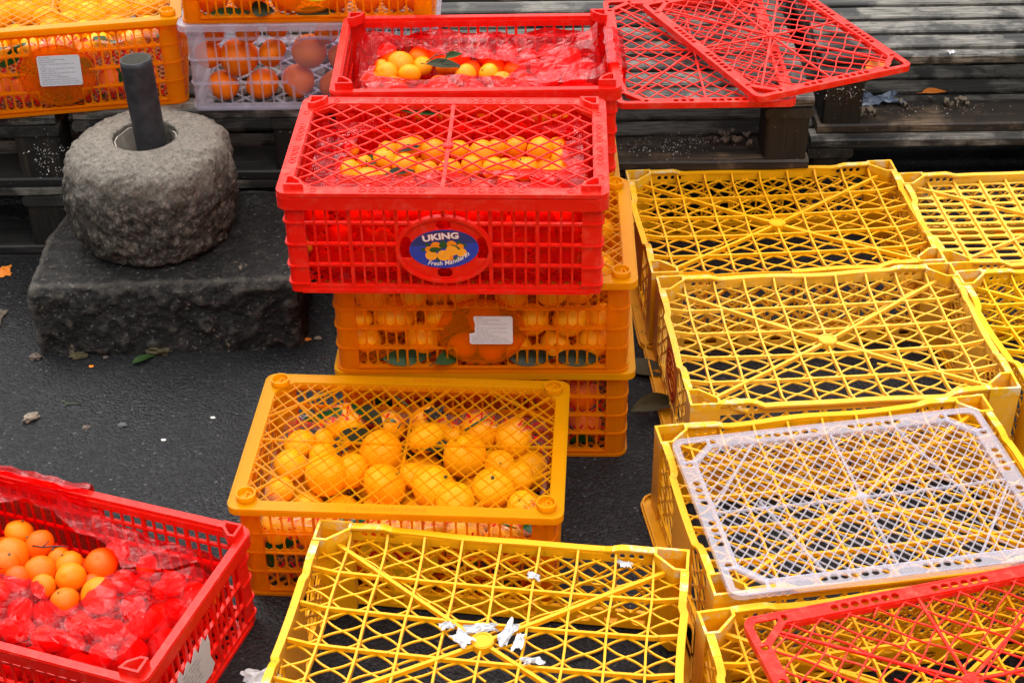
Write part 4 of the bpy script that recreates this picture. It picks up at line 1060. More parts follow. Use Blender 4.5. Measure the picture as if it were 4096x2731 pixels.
# ---- pallets
def pallet(x0, x1, y0, z0, depth, label, seed, front='wood_brown', broken=False, slat=.058, gap=.020, dep_front=0):
    t = thing('pallet', ((x0 + x1) / 2, y0, z0), 0, label, 'pallet', 'stacked wooden pallets')
    rng = random.Random(seed); W = x1 - x0; hx = W / 2; hh = .165
    def board(name, a0, a1, b0, b1, c0, c1, mat, axis=0):
        mb = MB(); n = 14; vs = []
        # softly uneven, chamfered board
        for i in range(n + 1):
            k = i / n; jj = [rng.uniform(-.0016, .0016) for _ in range(4)]
            ch = .0035 if 0 < i < n else .005
            if axis == 0:
                x = a0 + (a1 - a0) * k
                vs += [(x, b0 + jj[0], c0 + ch), (x, b0 + ch + jj[0], c0), (x, b1 - ch + jj[1], c0), (x, b1 + jj[1], c0 + ch), (x, b1 + jj[1], c1 - ch), (x, b1 - ch + jj[1], c1), (x, b0 + ch + jj[0], c1), (x, b0 + jj[0], c1 - ch)]
            else:
                y = b0 + (b1 - b0) * k
                vs += [(a1 + jj[0], y, c0 + ch), (a1 - ch + jj[0], y, c0), (a0 + ch + jj[1], y, c0), (a0 + jj[1], y, c0 + ch), (a0 + jj[1], y, c1 - ch), (a0 + ch + jj[1], y, c1), (a1 - ch + jj[0], y, c1), (a1 + jj[0], y, c1 - ch)]
        fs = [(i * 8 + q, i * 8 + (q + 1) % 8, (i + 1) * 8 + (q + 1) % 8, (i + 1) * 8 + q) for i in range(n) for q in range(8)] + [tuple(range(7, -1, -1)), tuple(n * 8 + q for q in range(8))]
        mb.add(vs, fs); return mb.build(name, mat, t)
    nb = 3 if W > .8 else 2
    xs = [-hx + .05 + (W - .10) * i / (nb - 1) for i in range(nb)]
    for j, yy in enumerate((0, depth / 2 - .05, depth - .10)):
        board('bottom_board', -hx, hx, yy, yy + (.105 if j else .115), 0, .022, M[front] if j == 0 else M['wood_dark'])
        for x in xs:
            xx0, xx1 = x - .05 + (.004 if x > 0 else .008), x + .05 - rng.uniform(.002, .008)
            mb = MB(); c = .005; yy0, yy1 = yy + .004, yy + .098
            lp = [(xx0 + c, yy0), (xx1 - c, yy0), (xx1, yy0 + c), (xx1, yy1 - c), (xx1 - c, yy1), (xx0 + c, yy1), (xx0, yy1 - c), (xx0, yy0 + c)]
            mb.poly(lambda p, q, n: Vector((p, q, n)), lp, .0225, .1195); mb.build('block', M['wood_block'], t)
    for x in xs: board('stringer', x - .05, x + .05, .001, depth - .002, .120, .142, M['wood_cross'], 1)
    y = .003; i = 0
    while y < depth - .03:
        a1 = hx - (.055 if rng.random() < .5 else .05) * 0
        y0_ = y
        if i == 0 and broken: y0_ = y + .040
        board('top_slat', -hx + rng.uniform(0, .006), hx - rng.uniform(0, .006), y0_, y + slat + (.012 if i == 0 and broken else 0), .1425, .165, M['wood_top'])
        y += slat + gap + (.012 if i == 0 and broken else 0); i += 1
    return t
pallet(-1.95, -.935, 2.885, 0, 1.0, 'blackened pallet on the asphalt at the far left, under another pallet', 1, 'wood_dark')
pallet(-1.95, -.930, 2.885, .1655, 1.0, 'upper blackened pallet at the far left, carrying the amber crate with printed bag', 2, 'wood_dark')
pallet(-.915, -.395, 2.905, 0, 1.0, 'narrow black pallet on the asphalt behind the stone ring', 3, 'wood_dark')
pallet(-.905, -.395, 2.905, .1655, 1.0, 'narrow upper black pallet behind the stone ring, under the white crate', 4, 'wood_dark')
pallet(-.380, .630, 2.935, 0, 1.0, 'lower black pallet in the middle, mostly hidden behind the crates', 5, 'wood_dark')
pallet(-.380, .635, 2.920, .1655, 1.0, 'upper middle pallet with grey slats under two loose red lids', 6, 'wood_brown')
pallet(.660, 1.90, 3.050, 0, 1.0, 'lower right pallet with a splintered brown front board', 7, 'wood_brown')
pallet(.680, 1.92, 3.080, .1655, 1.0, 'upper right pallet with a broken front slat and grey boards', 8, 'wood_brown', broken=True)

# ---- stone block, ring, pipe
def stone_block():
    mb = MB(); nx, ny, nz = 70, 46, 22; x0, x1, y0, y1, h = -.264, .254, -.184, .180, .150
    def pt(u, v, w):
        p = Vector((x0 + (x1 - x0) * u, y0 + (y1 - y0) * v, h * w))
        c = Vector((max(x0 + .013, min(x1 - .013, p.x)), max(y0 + .013, min(y1 - .013, p.y)), max(0, min(h - .012, p.z))))
        d = p - c
        if d.length > 1e-6: p = c + d * min(1, .0125 / d.length)
        p.y += .012 * (w - .5) * (1 if v < .5 else 0)
        if p.x < x0 + .10 and v > .55: p.x += .05 * (v - .55) * 2
        k = .006 * noise.noise(p * 9) + .005 * noise.noise(p * 30) + .0050 * ridged(p, 18, 3) + .003 * noise.noise(p * 70)
        n_ = d.normalized() if d.length > 1e-6 else Vector((0, 0, 1))
        k *= (.35 if w > .93 else 1.0)
        return p + n_ * k
    def sheet(fn, a, b):
        o = len(mb.v)
        for i in range(a + 1):
            for j in range(b + 1): mb.v.append(tuple(fn(i / a, j / b)))
        for i in range(a):
            for j in range(b): mb.f.append((o + i * (b + 1) + j, o + (i + 1) * (b + 1) + j, o + (i + 1) * (b + 1) + j + 1, o + i * (b + 1) + j + 1)); mb.m.append(0)
    sheet(lambda a, b: pt(a, b, 1), nx, ny); sheet(lambda a, b: pt(a, 0, b), nx, nz); sheet(lambda a, b: pt(1 - a, 1, b), nx, nz)
    sheet(lambda a, b: pt(0, 1 - a, b), ny, nz); sheet(lambda a, b: pt(1, a, b), ny, nz)
    o = mb.build('stone_block', M['block_stone'], None, True); o.location = (-.675, 2.705, 0); o.rotation_euler = (0, 0, R(2.0))
    tag(o, 'long black stone slab with pale worn flecks, lying on the asphalt', 'stone')
stone_block()
def stone_ring():
    mb = MB(); nu = 150
    prof = [(.066, .002), (.075, .0), (.135, .0), (.160, .008), (.173, .030), (.180, .065), (.182, .100), (.181, .135), (.175, .164), (.161, .187), (.138, .200), (.112, .2055), (.088, .2065), (.075, .2062), (.0690, .2040), (.0672, .197), (.0665, .17), (.066, .12), (.066, .06), (.066, .002)]
    # smooth resample
    pts = []
    for i in range(len(prof) - 1):
        for k in range(5):
            t = k / 5
            p0, p1, p2, p3 = [prof[max(0, min(len(prof) - 1, i + q))] for q in (-1, 0, 1, 2)]
            f = lambda a, b, c, d: .5 * (2 * b + (c - a) * t + (2 * a - 5 * b + 4 * c - d) * t * t + (3 * b - a - 3 * c + d) * t ** 3)
            pts.append((f(p0[0], p1[0], p2[0], p3[0]), f(p0[1], p1[1], p2[1], p3[1])))
    n = len(pts)
    for r, z in pts:
        for i in range(nu):
            a = 2 * math.pi * i / nu; p = Vector((r * math.cos(a), r * math.sin(a), z))
            side = max(0, min(1, (r - .07) / .05)); low = 1.0 if z < .15 else .6
            k = (.008 * noise.noise(p * 8) + .008 * noise.noise(p * 24 + Vector((2, 0, 0))) * low + .0065 * noise.noise(p * 58) * low + .003 * noise.noise(p * 120)) * (.25 + .75 * side) + (.006 * (abs(noise.noise(p * 19 + Vector((7, 1, 2)))) - .25) + .004 * (abs(noise.noise(p * 41)) - .2)) * side * low
            d = Vector((math.cos(a), math.sin(a), .4 if z > .15 else 0))
            q = p + d * k
            q.x *= 1.0; mb.v.append((q.x, q.y, max(0, q.z)))
    for j in range(n):
        for i in range(nu):
            jj = (j + 1) % n; mb.f.append((j * nu + i, j * nu + (i + 1) % nu, jj * nu + (i + 1) % nu, jj * nu + i)); mb.m.append(0)
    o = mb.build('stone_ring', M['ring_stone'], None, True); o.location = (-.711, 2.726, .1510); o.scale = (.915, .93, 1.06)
    tag(o, 'heavy rough grey stone ring with a hole holding an upright pipe', 'stone ring')
    cb = MB(); pts = []
    for k in range(28):
        a = R(100 + 300 * k / 27); rr = .0645 + .002 * noise.noise(Vector((k * .7, 0, 0)))
        pts.append((rr * math.cos(a), rr * math.sin(a), (.172 + .006 * noise.noise(Vector((k * .5, 2, 0))))))
    cb.path(pts, .0022, .050); c = cb.build('hole_lining', M['rust'], o)
stone_ring()
def pipe():
    mb = MB(); a = Vector((-.696, 2.730, .153)); b = Vector((-.7108, 2.745, .5213)); ax = (b - a); n = 26; u = ax.normalized(); s = u.cross(Vector((0, 1, 0))).normalized(); v = u.cross(s)
    rings = [(0, .030), (.2, .030), (.4, .0304), (.6, .0302), (.8, .0304), (.97, .0305), (1, .0302)]
    vs = []
    for k, r in rings: vs += [a + ax * k + (s * math.cos(2 * math.pi * i / n) + v * math.sin(2 * math.pi * i / n)) * (r + .0006 * noise.noise(Vector((k * 9, i * .5, 0)))) for i in range(n)]
    for k in (1, .2, .0): vs += [a + ax * k + (s * math.cos(2 * math.pi * i / n) + v * math.sin(2 * math.pi * i / n)) * .0272 for i in range(n)]
    m = len(rings)
    for j in range(m + 2):
        mb2 = 1 if j >= m else 0
        for i in range(n): mb.f.append((j * n + i, j * n + (i + 1) % n, (j + 1) * n + (i + 1) % n, (j + 1) * n + i)); mb.m.append(mb2)
    mb.v = [tuple(p) for p in vs]
    o = mb.build('metal_pipe', [M['pipe'], M['pipe_in']], None, True)
    o2 = o; o2.data.update()
    tag(o, 'short dark metal pipe standing up out of the stone ring', 'pipe')
pipe()

# ---- amber stack in the middle
DEF = {}
def amber_lid(crate, label, zs=1.0, text=False):
    t = make_lid('amber', (crate.location.x, crate.location.y, crate.location.z + .1905 * zs), math.degrees(crate.rotation_euler.z), label, 'amber mesh crate lids', .52, .35, M['orange'])
    if text:
        fr = [o for o in bpy.data.objects if o.parent == t and o.name.startswith('frame')][0]
        lb = MB(); f = lambda x, y, n: Vector((x, y, .0002 + n))
        letter(lb, f, 'JX3360 JX3584 JX3808', .0125, (-.075, -.1705), .0003, xs=1.05)
        letter(lb, f, '13794 16203', .0125, (.06, .1715), .0003, xs=1.05, rot=math.pi)
        tag(lb.build('embossed_text', M['orange_wall'], fr), 'faint raised characters along the lid edge')
    return t
OA = amber_crate((-.043, 2.345, 0), -1.9, 'bottom amber crate of the middle stack, filled with bagged fruit')
amber_lid(OA, 'amber mesh lid pressed between the two amber crates of the middle stack')
OB = amber_crate((-.047, 2.337, .190), -1.5, 'amber crate with a torn white label, right under the lidded red crate')
paper_label(OB, .016, .088, .0368, .0285, 0, True)
amber_lid(OB, 'amber mesh lid under the lidded red crate, showing only at its right')
OC = amber_crate((-.174, 1.983, 0), -3.8, 'amber crate of big oranges standing on the asphalt in front of the stack')
f0 = wall_map('front', .498, .330, .002)
st = MB(); st.disc(lambda u, v, n: f0(u, v, .0002 + n), 0, .085, .064, .054, 0, .0006, 48, 0)
for cx in (-.033, -.008, .017, .040):
    st.path([f0(cx + .011 * math.cos(R(a)), .088 + .013 * math.sin(R(a)), .0012) for a in range(-40, 230, 18)], .0016, .0055, m=1, up=Vector((0, 1, 0))) if False else st.path([f0(cx + .010 * math.cos(R(a)), .088 + .012 * math.sin(R(a)), .0012) for a in range(-40, 230, 18)], .0050, .0014, m=1, up=Vector((0, 1, 0)))
tag(st.build('sticker', [M['labyellow'], M['redink']], OC), 'round yellow sticker with looping red script')
amber_lid(OC, 'amber mesh lid on the crate of big oranges at the front', text=True)
O3 = amber_crate((-.940, 3.063, .331), 9.3, 'amber crate with a white printed label on the far left pallet')
paper_label(O3, .006, .094, .042, .033, -2, False)
amber_lid(O3, 'amber mesh lid on the far left crate above the stone ring')
O4 = amber_crate((-.397, 3.071, .521), 0, 'amber crate stacked on the white crate at the top edge')
st = MB(); st.disc(lambda u, v, n: f0(u, v, .0002 + n), .02, .095, .062, .052, 0, .0006, 48, 0); tag(st.build('sticker', M['labyellow'], O4), 'plain yellow oval sticker')
# support under the open red crate
OD = amber_crate((-.055, 2.706, 0), -.5, 'lower amber crate hidden behind the middle stack', plate=None, zs=.945)
amber_lid(OD, 'lower amber lid hidden behind the middle stack', .945)
OE = amber_crate((-.055, 2.706, .181), -.3, 'amber crate hidden under the open red crate', plate=None, zs=.94)
amber_lid(OE, 'amber lid hidden under the open red crate', .935)

# ---- white crate
def white_crate(loc, yaw, label):
    t = thing('fruit_crate', loc, yaw, label, 'crate'); w, d = .498, .330; mt = M['milk']
    rails = [(0, .012), (.056, .060), (.109, .113), (.152, .157), (.171, .180)]
    ov = (.012, .090, .074, .066)
    for side in ('front', 'back', 'left', 'right'):
        wb = MB(); f = wall_map(side, w, d, .002); long = side in ('front', 'back'); half = (w if long else d) / 2 - .036
        bar_wall(wb, f, half, rails, 20 if long else 12, 4, thin_w=.0032, thick_w=.0055, oval=ov if side == 'front' else None)
        wb.build('side_wall', mt, t)
    for sx in (1, -1):
        for sy in (1, -1):
            pb = MB(); post(pb, sx, sy, w, d, .040, 0, .180, r=.016, th=.003, rings=(.058, .111, .165)); pb.build('corner_post', mt, t)
    bb = MB(); base_grid(bb, w, d, dx=.06, dy=.06, bw=.005); bb.path([(x, y, .0035) for x, y, z in rounded(w + .002, d + .002, .02)], .008, .0055, True); bb.build('base_mesh', mt, t)
    f = wall_map('front', w, d, .002); nb = MB(); nb.disc(f, ov[0], ov[1], ov[2], ov[3], -.0025, -.0005, 56)
    nb.path([f(ov[0] + ov[2] * math.cos(2 * math.pi * k / 56), ov[1] + ov[3] * math.sin(2 * math.pi * k / 56), .001) for k in range(56)], .0045, .0050, True, up=Vector((0, 1, 0))); nb.build('nameplate', M['milk_plate'], t)
    return t
W1 = white_crate((-.397, 3.071, .331), 0, 'milky white crate of oranges on the pallet behind the stone ring')
make_lid('milk_cover', (-.397, 3.071, .5205), 0, 'milky white lid between the white crate and the amber crate above it', 'milky mesh crate lids', .522, .352, M['milk'])

# ---- red crates
R1 = red_crate((-.101, 2.293, .381), -2.2, 'red crate with a blue oval fruit sticker, topmost in the middle stack', oval=True)
make_lid('red_cover', (-.101, 2.293, .3815 + .1885), -2.2, 'red mesh lid fitted on the crate with the blue sticker', 'red mesh crate lids', .522, .334, M['red_lid'])
R2 = red_crate((-.059, 2.708, .362), -.1, 'open red crate with a crumpled red bag behind the lidded red crate', short_row=True)
R3 = red_crate((-.703, 1.715, 0), -19, 'open red crate of mixed mandarins at the lower left corner', short_row=True)
# torn shipping label on its end wall
f = wall_map('right', .508, .320, .002); mb = MB()
pl = []
for k in range(13): pl.append((-.078 + .092 * k / 12, .098 + (.014 if k % 3 == 1 else -.006 if k % 3 == 2 else .004) * random.uniform(.5, 1.2)))
pl = [(-.082, .030), (.008, .026), (.020, .036), (.012, .060), (.016, .085)] + pl[::-1] + [(-.084, .070)]
mb.poly(lambda u, v, n: f(u, v, .0026 + n), pl, 0, .0006)
lab = tag(mb.build('paper_label', M['paper'], R3), 'torn white paper label stuck over the slots')
lb = MB()
for i in range(7):
    v, fc = glyphs(LINES[(i * 2 + 1) % 13][:26], .008)
    lb.add([f(-.066 + x * .55, .086 - i * .0085 + y * .8, .0036) for x, y in v], fc)
lb.build('printed_text', M['ink'], lab)

# ---- yellow crates
def rot2(c, yaw, x, y): a = R(yaw); return (c[0] + x * math.cos(a) - y * math.sin(a), c[1] + x * math.sin(a) + y * math.cos(a), 0)
Y1 = yellow_crate((.542, 2.726, 0), 3.3, 'empty yellow crate in front of the middle pallet, its front rim cracked', 11, torn='front')
Y2 = yellow_crate((.573, 2.313, 0), 3.6, 'pale yellow crate with a red side decal, between the cracked crate and white lid', 12, mt='yellow_pale', sticker=True, torn='front_corner')
Y3 = yellow_crate((.545, 1.877, 0), 7.7, 'empty yellow crate carrying the milky white lid', 13)
c4 = rot2((.261, 1.608), 9, .285, -.201)
Y4 = yellow_crate(c4, 9, 'empty yellow crate at the lower right corner, under a red lid', 14)
Y5 = yellow_crate((-.048, 1.578, 0), -8.2, 'empty yellow crate at the bottom centre with white paper shreds on its hub', 15)
Y6 = yellow_crate(rot2((.818, 2.885), 3, .285, -.178), 3, 'pale yellow crate with long oval slots at the right edge, rearmost there', 16, d=.356, mesh='slots', mt='yellow_pale')
Y7 = yellow_crate(rot2((.846, 2.500), 6, .285, -.201), 6, 'bright yellow crate cut off by the right edge, in front of the slotted one', 17, mt='yellow_bright')

# ---- loose lids
make_lid('milk', (.541, 1.838, .1905), 8.6, 'milky white mesh lid lying on an empty yellow crate', 'milky mesh crate lids', .52, .362, M['milk'])
cl = rot2((.318, 1.575), 13.5, .262, -.182)
make_lid('red', (cl[0], cl[1], .190), 13.5, 'red mesh lid lying askew on the lower right yellow crate', 'red mesh crate lids', .52, .362, M['red_lid'], tilt=(0, 0))
make_lid('red', (.405, 3.145, .346), 90, 'red mesh lid lying flat on the grey slats, the lower of two', 'red mesh crate lids', .53, .365, M['red_lid'])
make_lid('red', (.575, 3.165, .368), 112.5, 'red mesh lid turned askew on top of another red lid', 'red mesh crate lids', .52, .372, M['red_lid'], tilt=(0, 0))

# ---- fruit
GR1, GR2, GR3 = 'mandarins in the lidded red crate', 'mandarins in the open red crate behind', 'mandarins in the open red crate at lower left'
put_rows(R1, 'mandarin', FR['R1'], 'lidded red crate', GR1, 1, rows=('back', 'second', 'third', 'front'), stems=.2)
x1 = fill(R1, 'mandarin', FR['R1'], 12, 1, (.030, .072, .112), .0205, .45, .220, 'mandarin behind the red bars at the front of the lidded red crate', GR1, 2)
x1 += fill(R1, 'mandarin', FR['R1'] + x1, 10, 4, (.088,), .0215, .43, .24, 'mandarin deep under the top fruit of the lidded red crate', GR1, 3)
put_rows(R2, 'mandarin', FR['R2'], 'open red crate behind', GR2, 4, rows=('back', 'front'), stems=.3)
x2 = fill(R2, 'deep', FR['R2'], 10, 5, (.118,), .0225, .43, .26, 'mandarin under the red bag in the open red crate behind', GR2, 5)
x2 += fill(R2, 'mandarin', FR['R2'] + x2, 12, 1, (.125, .08), .0205, .45, .262, 'mandarin behind the front bars of the open red crate behind', GR2, 6)
put_rows(R3, 'deep', FR['R3'], 'open red crate at lower left', GR3, 7, rows=('back', 'middle', 'front'), stems=.5)
rg = random.Random(8)
for p in FR['R3b']: put_fruit(R3, 'deep', p[:3], p[3], 'mandarin under the red bag in the open crate at lower left', GR3, rg)
x3 = fill(R3, 'deep', FR['R3'] + FR['R3b'], 9, 5, (.075,), .021, .43, .25, 'mandarin buried deep in the open crate at lower left', GR3, 9)
x3 += fill(R3, 'deep', FR['R3'] + FR['R3b'] + x3, 2, 6, (.03,), .021, .44, .25, 'mandarin at the bottom of the open crate at lower left', GR3, 10)
GO2, GO1, GO0 = 'oranges in the front amber crate', 'oranges in the amber crate with the torn label', 'oranges in the bottom amber crate'
put_rows(OC, 'orange', FR['O2'], 'front amber crate', GO2, 11, rows=('back', 'second', 'third', 'front'), stems=.45)
x4 = fill(OC, 'orange', FR['O2'], 7, 4, (.062,), .033, .42, .24, 'orange under the top fruit of the front amber crate', GO2, 12)
x4 += fill(OC, 'orange', FR['O2'] + x4, 7, 1, (.04, .105), .030, .43, .235, 'orange behind the front slots of the front amber crate', GO2, 13)
put_rows(OB, 'orange', FR['O1'], 'amber crate with torn label', GO1, 14, rows=('top', 'middle', 'bottom'), key=2, stems=.1)
x5 = fill(OB, 'orange', FR['O1'], 7, 4, (.125,), .031, .42, .25, 'orange under the lid of the amber crate with the torn label', GO1, 15)
x6 = fill(OA, 'warm', [], 7, 1, (.04, .105), .031, .44, .225, 'orange inside a printed bag in the bottom amber crate', GO0, 16)
GO3, GW1, GO4 = 'oranges in the far left amber crate', 'oranges in the white crate', 'oranges in the amber crate at the top edge'
put_rows(O3, 'orange', FR['O3'], 'far left amber crate', GO3, 17, rows=('back', 'front'), stems=.5)
x7 = fill(O3, 'orange', FR['O3'], 6, 4, (.115,), .030, .42, .25, 'orange under the lid of the far left amber crate', GO3, 18)
x7 += fill(O3, 'warm', FR['O3'] + x7, 7, 1, (.04, .10), .031, .43, .225, 'orange behind the front slots of the far left amber crate', GO3, 19)
put_rows(W1, 'warm', FR['W1'], 'milky white crate', GW1, 20, rows=('top', 'middle', 'bottom'), key=2, stems=.15)
put_rows(O4, 'warm', FR['O4'], 'amber crate at the top edge', GO4, 21, rows=('front',), stems=.1)

# ---- bags
def hole_pts(pts):
    """angle-indexed ragged hole through listed points"""
    P = sorted(((math.atan2(y / .29, x / .48), x, y) for x, y in pts))
    def h(a):
        n = len(P)
        for i in range(n):
            a0, x0, y0 = P[i]; a1, x1, y1 = P[(i + 1) % n]; aa = a
            if i == n - 1:
                a1 += 2 * math.pi
                if aa < a0: aa += 2 * math.pi
            if a0 <= aa <= a1:
                t = (aa - a0) / max(1e-6, a1 - a0); t2 = t
                j = noise.noise(Vector((a * 6, 1, 0))) * .006
                return x0 + (x1 - x0) * t2 + j, y0 + (y1 - y0) * t2 + j
        return P[0][1], P[0][2]
    return h
bag(R1, 'plastic_bag', 'red plastic bag lining the lidded red crate with the blue sticker', M['film'], FR['R1'] + x1,
    hole_pts([(-.190, .02), (-.185, -.02), (-.14, -.033), (-.06, -.030), (0, -.015), (.04, -.005), (.08, -.018), (.125, -.042), (.175, -.052), (.20, -.01), (.19, .05), (.20, .11), (.14, .143), (.05, .140), (-.05, .141), (-.13, .140), (-.165, .11), (-.175, .06)]),
    .474, .292, lambda s, x, y: .150 + .016 * noise.noise(Vector((s * 22, 1, 0))) + (.012 if y > .1 else 0), .140, 3.1, amp=.007, group='red plastic bags')
bag(R2, 'plastic_bag', 'crumpled red plastic bag spilling over the right rim of the open red crate', M['film'], FR['R2'] + x2,
    hole_pts([(-.205, .03), (-.195, -.035), (-.1, -.040), (-.02, -.036), (.06, -.022), (.10, .010), (.075, .024), (.02, .042), (-.05, .058), (-.11, .088), (-.16, .105), (-.195, .075)]),
    .474, .292, lambda s, x, y: .150 + .020 * noise.noise(Vector((s * 20, 2, 0))) + (.010 if y > 0 else -.012) + (.034 if x > .2 and abs(y) < .10 else 0), .134, 8.4, amp=.015,
    overhang=[((.226, -.075), (.226, .085), [(0, .165), (.012, .186), (.030, .189), (.050, .172), (.052, .140)])], group='red plastic bags')
bag(R3, 'plastic_bag', 'red plastic bag peeled open over mandarins in the lower left crate', M['film'], FR['R3'] + FR['R3b'] + x3,
    hole_pts([(-.20, .03), (-.15, -.02), (-.10, -.03), (-.055, -.012), (-.03, -.025), (.005, -.028), (.035, -.045), (.06, -.058), (.085, -.03), (.095, .005), (.105, .05), (.085, .066), (.045, .098), (-.02, .105), (-.06, .120), (-.12, .135), (-.19, .10)]),
    .474, .292, lambda s, x, y: .138 + .022 * noise.noise(Vector((s * 20, 3, 0))) + (.060 * max(0, min(1, (.06 - x) / .12)) if y > .08 else 0) + (-.01 if x > .2 else 0), .156, 5.7, amp=.014,
    overhang=[((-.02, .146), (-.25, .146), [(0, .165), (.012, .187), (.024, .190), (.036, .165), (.040, .110)])], group='red plastic bags')
RH = lambda k: hole_pts([(k * .205 * math.cos(R(a)) * (1 + .0) / max(.72, abs(math.cos(R(a))) ** .3), .118 * math.sin(R(a)) / max(.72, abs(math.sin(R(a))) ** .3)) for a in range(0, 360, 20)])
GP = 'clear bags printed with red crosses'
bag(OC, 'plastic_bag', 'clear bag printed with red crosses, opened around oranges in the front crate', M['print_film'], FR['O2'] + x4, RH(1.13), .466, .298,
    lambda s, x, y: .128 + .016 * noise.noise(Vector((s * 26, 1, 0))), .125, 2.2, amp=.005, group=GP)
bag(O3, 'plastic_bag', 'clear bag printed with red crosses in the far left amber crate', M['print_film'], FR['O3'] + x7, RH(1.13), .466, .298,
    lambda s, x, y: .140 + .014 * noise.noise(Vector((s * 26, 5, 0))), .13, 4.2, amp=.005, group=GP)
bag(OA, 'plastic_bag', 'clear bag printed with red crosses in the bottom amber crate of the stack', M['print_film'], x6, RH(1.05), .466, .298,
    lambda s, x, y: .150 + .012 * noise.noise(Vector((s * 26, 7, 0))), .13, 6.2, amp=.004, group=GP)

# ---- leaves, twigs, scraps
def at(cr, x, y, z):
    a = cr.rotation_euler.z; c, s = math.cos(a), math.sin(a)
    return (cr.location.x + x * c - y * s, cr.location.y + x * s + y * c, cr.location.z + z)
GL = 'citrus leaves among the fruit'
leaf('leaf', at(R1, -.055, .148, .168), (14, 0, -10), .085, .030, M['leaf_green'], 'green citrus leaf caught beneath the rear edge of the red lid', .5, group=GL)
leaf('leaf', at(R1, -.082, .009, .128), (10, 0, 18), .05, .018, M['leaf_dark'], 'dark leaf between mandarins near the front of the lidded red crate', .4, group=GL)
leaf('leaf', at(R1, -.072, .078, .136), (10, 0, 35), .045, .016, M['leaf_dark'], 'dark leaf among the middle mandarins of the lidded red crate', .4, group=GL)
leaf('leaf', at(R1, -.137, .062, .122), (20, 0, 70), .045, .02, M['leaf_green'], 'small green leaf at the left of the lidded red crate', .4, group=GL)
leaf('leaf', at(R2, -.062, .026, .140), (18, 0, -8), .070, .024, M['leaf_dark'], 'long brown green leaf lying on mandarins in the open red crate behind', .4, group=GL)
leaf('leaf', at(R2, -.045, .050, .148), (20, 0, 40), .045, .016, M['leaf_green'], 'small pale green leaf on its twig in the open red crate behind', .6, group=GL)
leaf('leaf', at(OC, -.100, .085, .125), (10, 0, 30), .08, .035, M['leaf_dark'], 'dark leaf between oranges at the left of the front amber crate', .4, group=GL)
leaf('leaf', at(OC, -.078, .125, .140), (10, 0, -50), .07, .03, M['leaf_dark'], 'dark green leaf behind the oranges of the front amber crate', .4, group=GL)
leaf('leaf', at(OC, .045, .075, .118), (10, 0, 10), .06, .026, M['leaf_dark'], 'dark leaf at the middle of the front amber crate', .4, group=GL)
leaf('leaf', at(OB, -.130, -.150, .022), (55, 0, 6), .085, .03, M['leaf_green'], 'green leaf low behind the left slots of the torn label crate', .4, group=GL)
leaf('leaf', at(OB, -.055, -.150, .026), (50, 0, 40), .075, .028, M['leaf_green'], 'green leaf standing low near the middle of the torn label crate', .4, group=GL)
leaf('leaf', at(OB, .085, -.150, .022), (55, 0, 4), .08, .03, M['leaf_dark'], 'dark leaf low behind the right slots of the torn label crate', .4, group=GL)
leaf('leaf', at(OB, .165, -.150, .020), (50, 0, -6), .08, .03, M['leaf_dark'], 'dark leaf at the lower right of the torn label crate', .4, group=GL)
leaf('leaf', at(O4, -.155, -.150, .014), (60, 0, 4), .08, .022, M['leaf_green'], 'green leaf low in the left of the amber crate at the top edge', .4, group=GL)
leaf('leaf', at(O4, -.088, -.150, .020), (60, 0, -20), .05, .03, M['leaf_dark'], 'curled dark leaf in the amber crate at the top edge', .8, group=GL)
leaf('leaf', at(O4, .015, -.150, .014), (60, 0, 4), .08, .022, M['leaf_dark'], 'grey green leaf low in the middle of the top edge crate', .4, group=GL)
GD = 'dead leaves on the asphalt'
leaf('dead_leaf', (.262, 2.425, .002), (0, 0, -14), .125, .050, M['leaf_dry'], 'flat dead leaf on the asphalt beside the middle stack', .25, group=GD)
leaf('dead_leaf', (.268, 2.305, .002), (22, 0, 22), .115, .034, M['leaf_dry'], 'curled dead leaf on the asphalt beside the pale yellow crate', 1.0, group=GD)
leaf('dead_leaf', (-.721, 2.484, .002), (0, 0, 40), .052, .018, M['leaf_green'], 'small green leaf on the asphalt before the stone slab', .5, group=GD)
leaf('dead_leaf', (.235, 1.655, .003), (0, 0, 45), .06, .026, M['leaf_dry'], 'dead leaf on the asphalt beneath the bottom centre crate', .3, group=GD)
def twig(pts, r, mat, label, name='twig', group=None):
    mb = MB()
    for p in pts: mb.tube(p, [r] * (len(p) - 1) + [r * .6], 6)
    return tag(mb.build(name, mat, None, True), label, 'twig', group)
zt = .0012
twig([[(-.852, 2.358, zt), (-.842, 2.345, zt + .002), (-.815, 2.347, zt + .001)], [(-.842, 2.345, zt + .002), (-.845, 2.338, zt)]], .0014, M['stem'], 'small forked green twig on open asphalt left of the front crate')
twig([[(.075, 1.672, .002), (.10, 1.684, .003), (.145, 1.702, .003)]], .0025, M['stem_brown'], 'brown stick on the asphalt under the bottom centre crate')
twig([[at(OC, .087, .085, .150), at(OC, .105, .095, .158), at(OC, .128, .112, .164), at(OC, .155, .128, .170)], [at(OC, .115, .102, .161), at(OC, .118, .110, .158)]], .0022, M['stem'], 'thick green stem lying over oranges in the front amber crate')
twig([[at(OC, -.045, .165, .160), at(OC, -.025, .150, .158), at(OC, -.008, .140, .150)]], .0022, M['stem'], 'dark stem at the back of the front amber crate')
twig([[at(OC, -.028, .082, .150), at(OC, -.018, .095, .160)]], .0016, M['stem'], 'short stem in the middle of the front amber crate')
twig([[at(R3, -.070, .066, .142), at(R3, -.050, .064, .146), at(R3, -.030, .072, .147), at(R3, -.012, .078, .146)], [at(R3, -.050, .064, .146), at(R3, -.045, .076, .150)], [at(R3, -.035, .070, .147), at(R3, -.028, .062, .148)]], .0012, M['rotten'], 'dark branching twig on mandarins in the lower left crate')
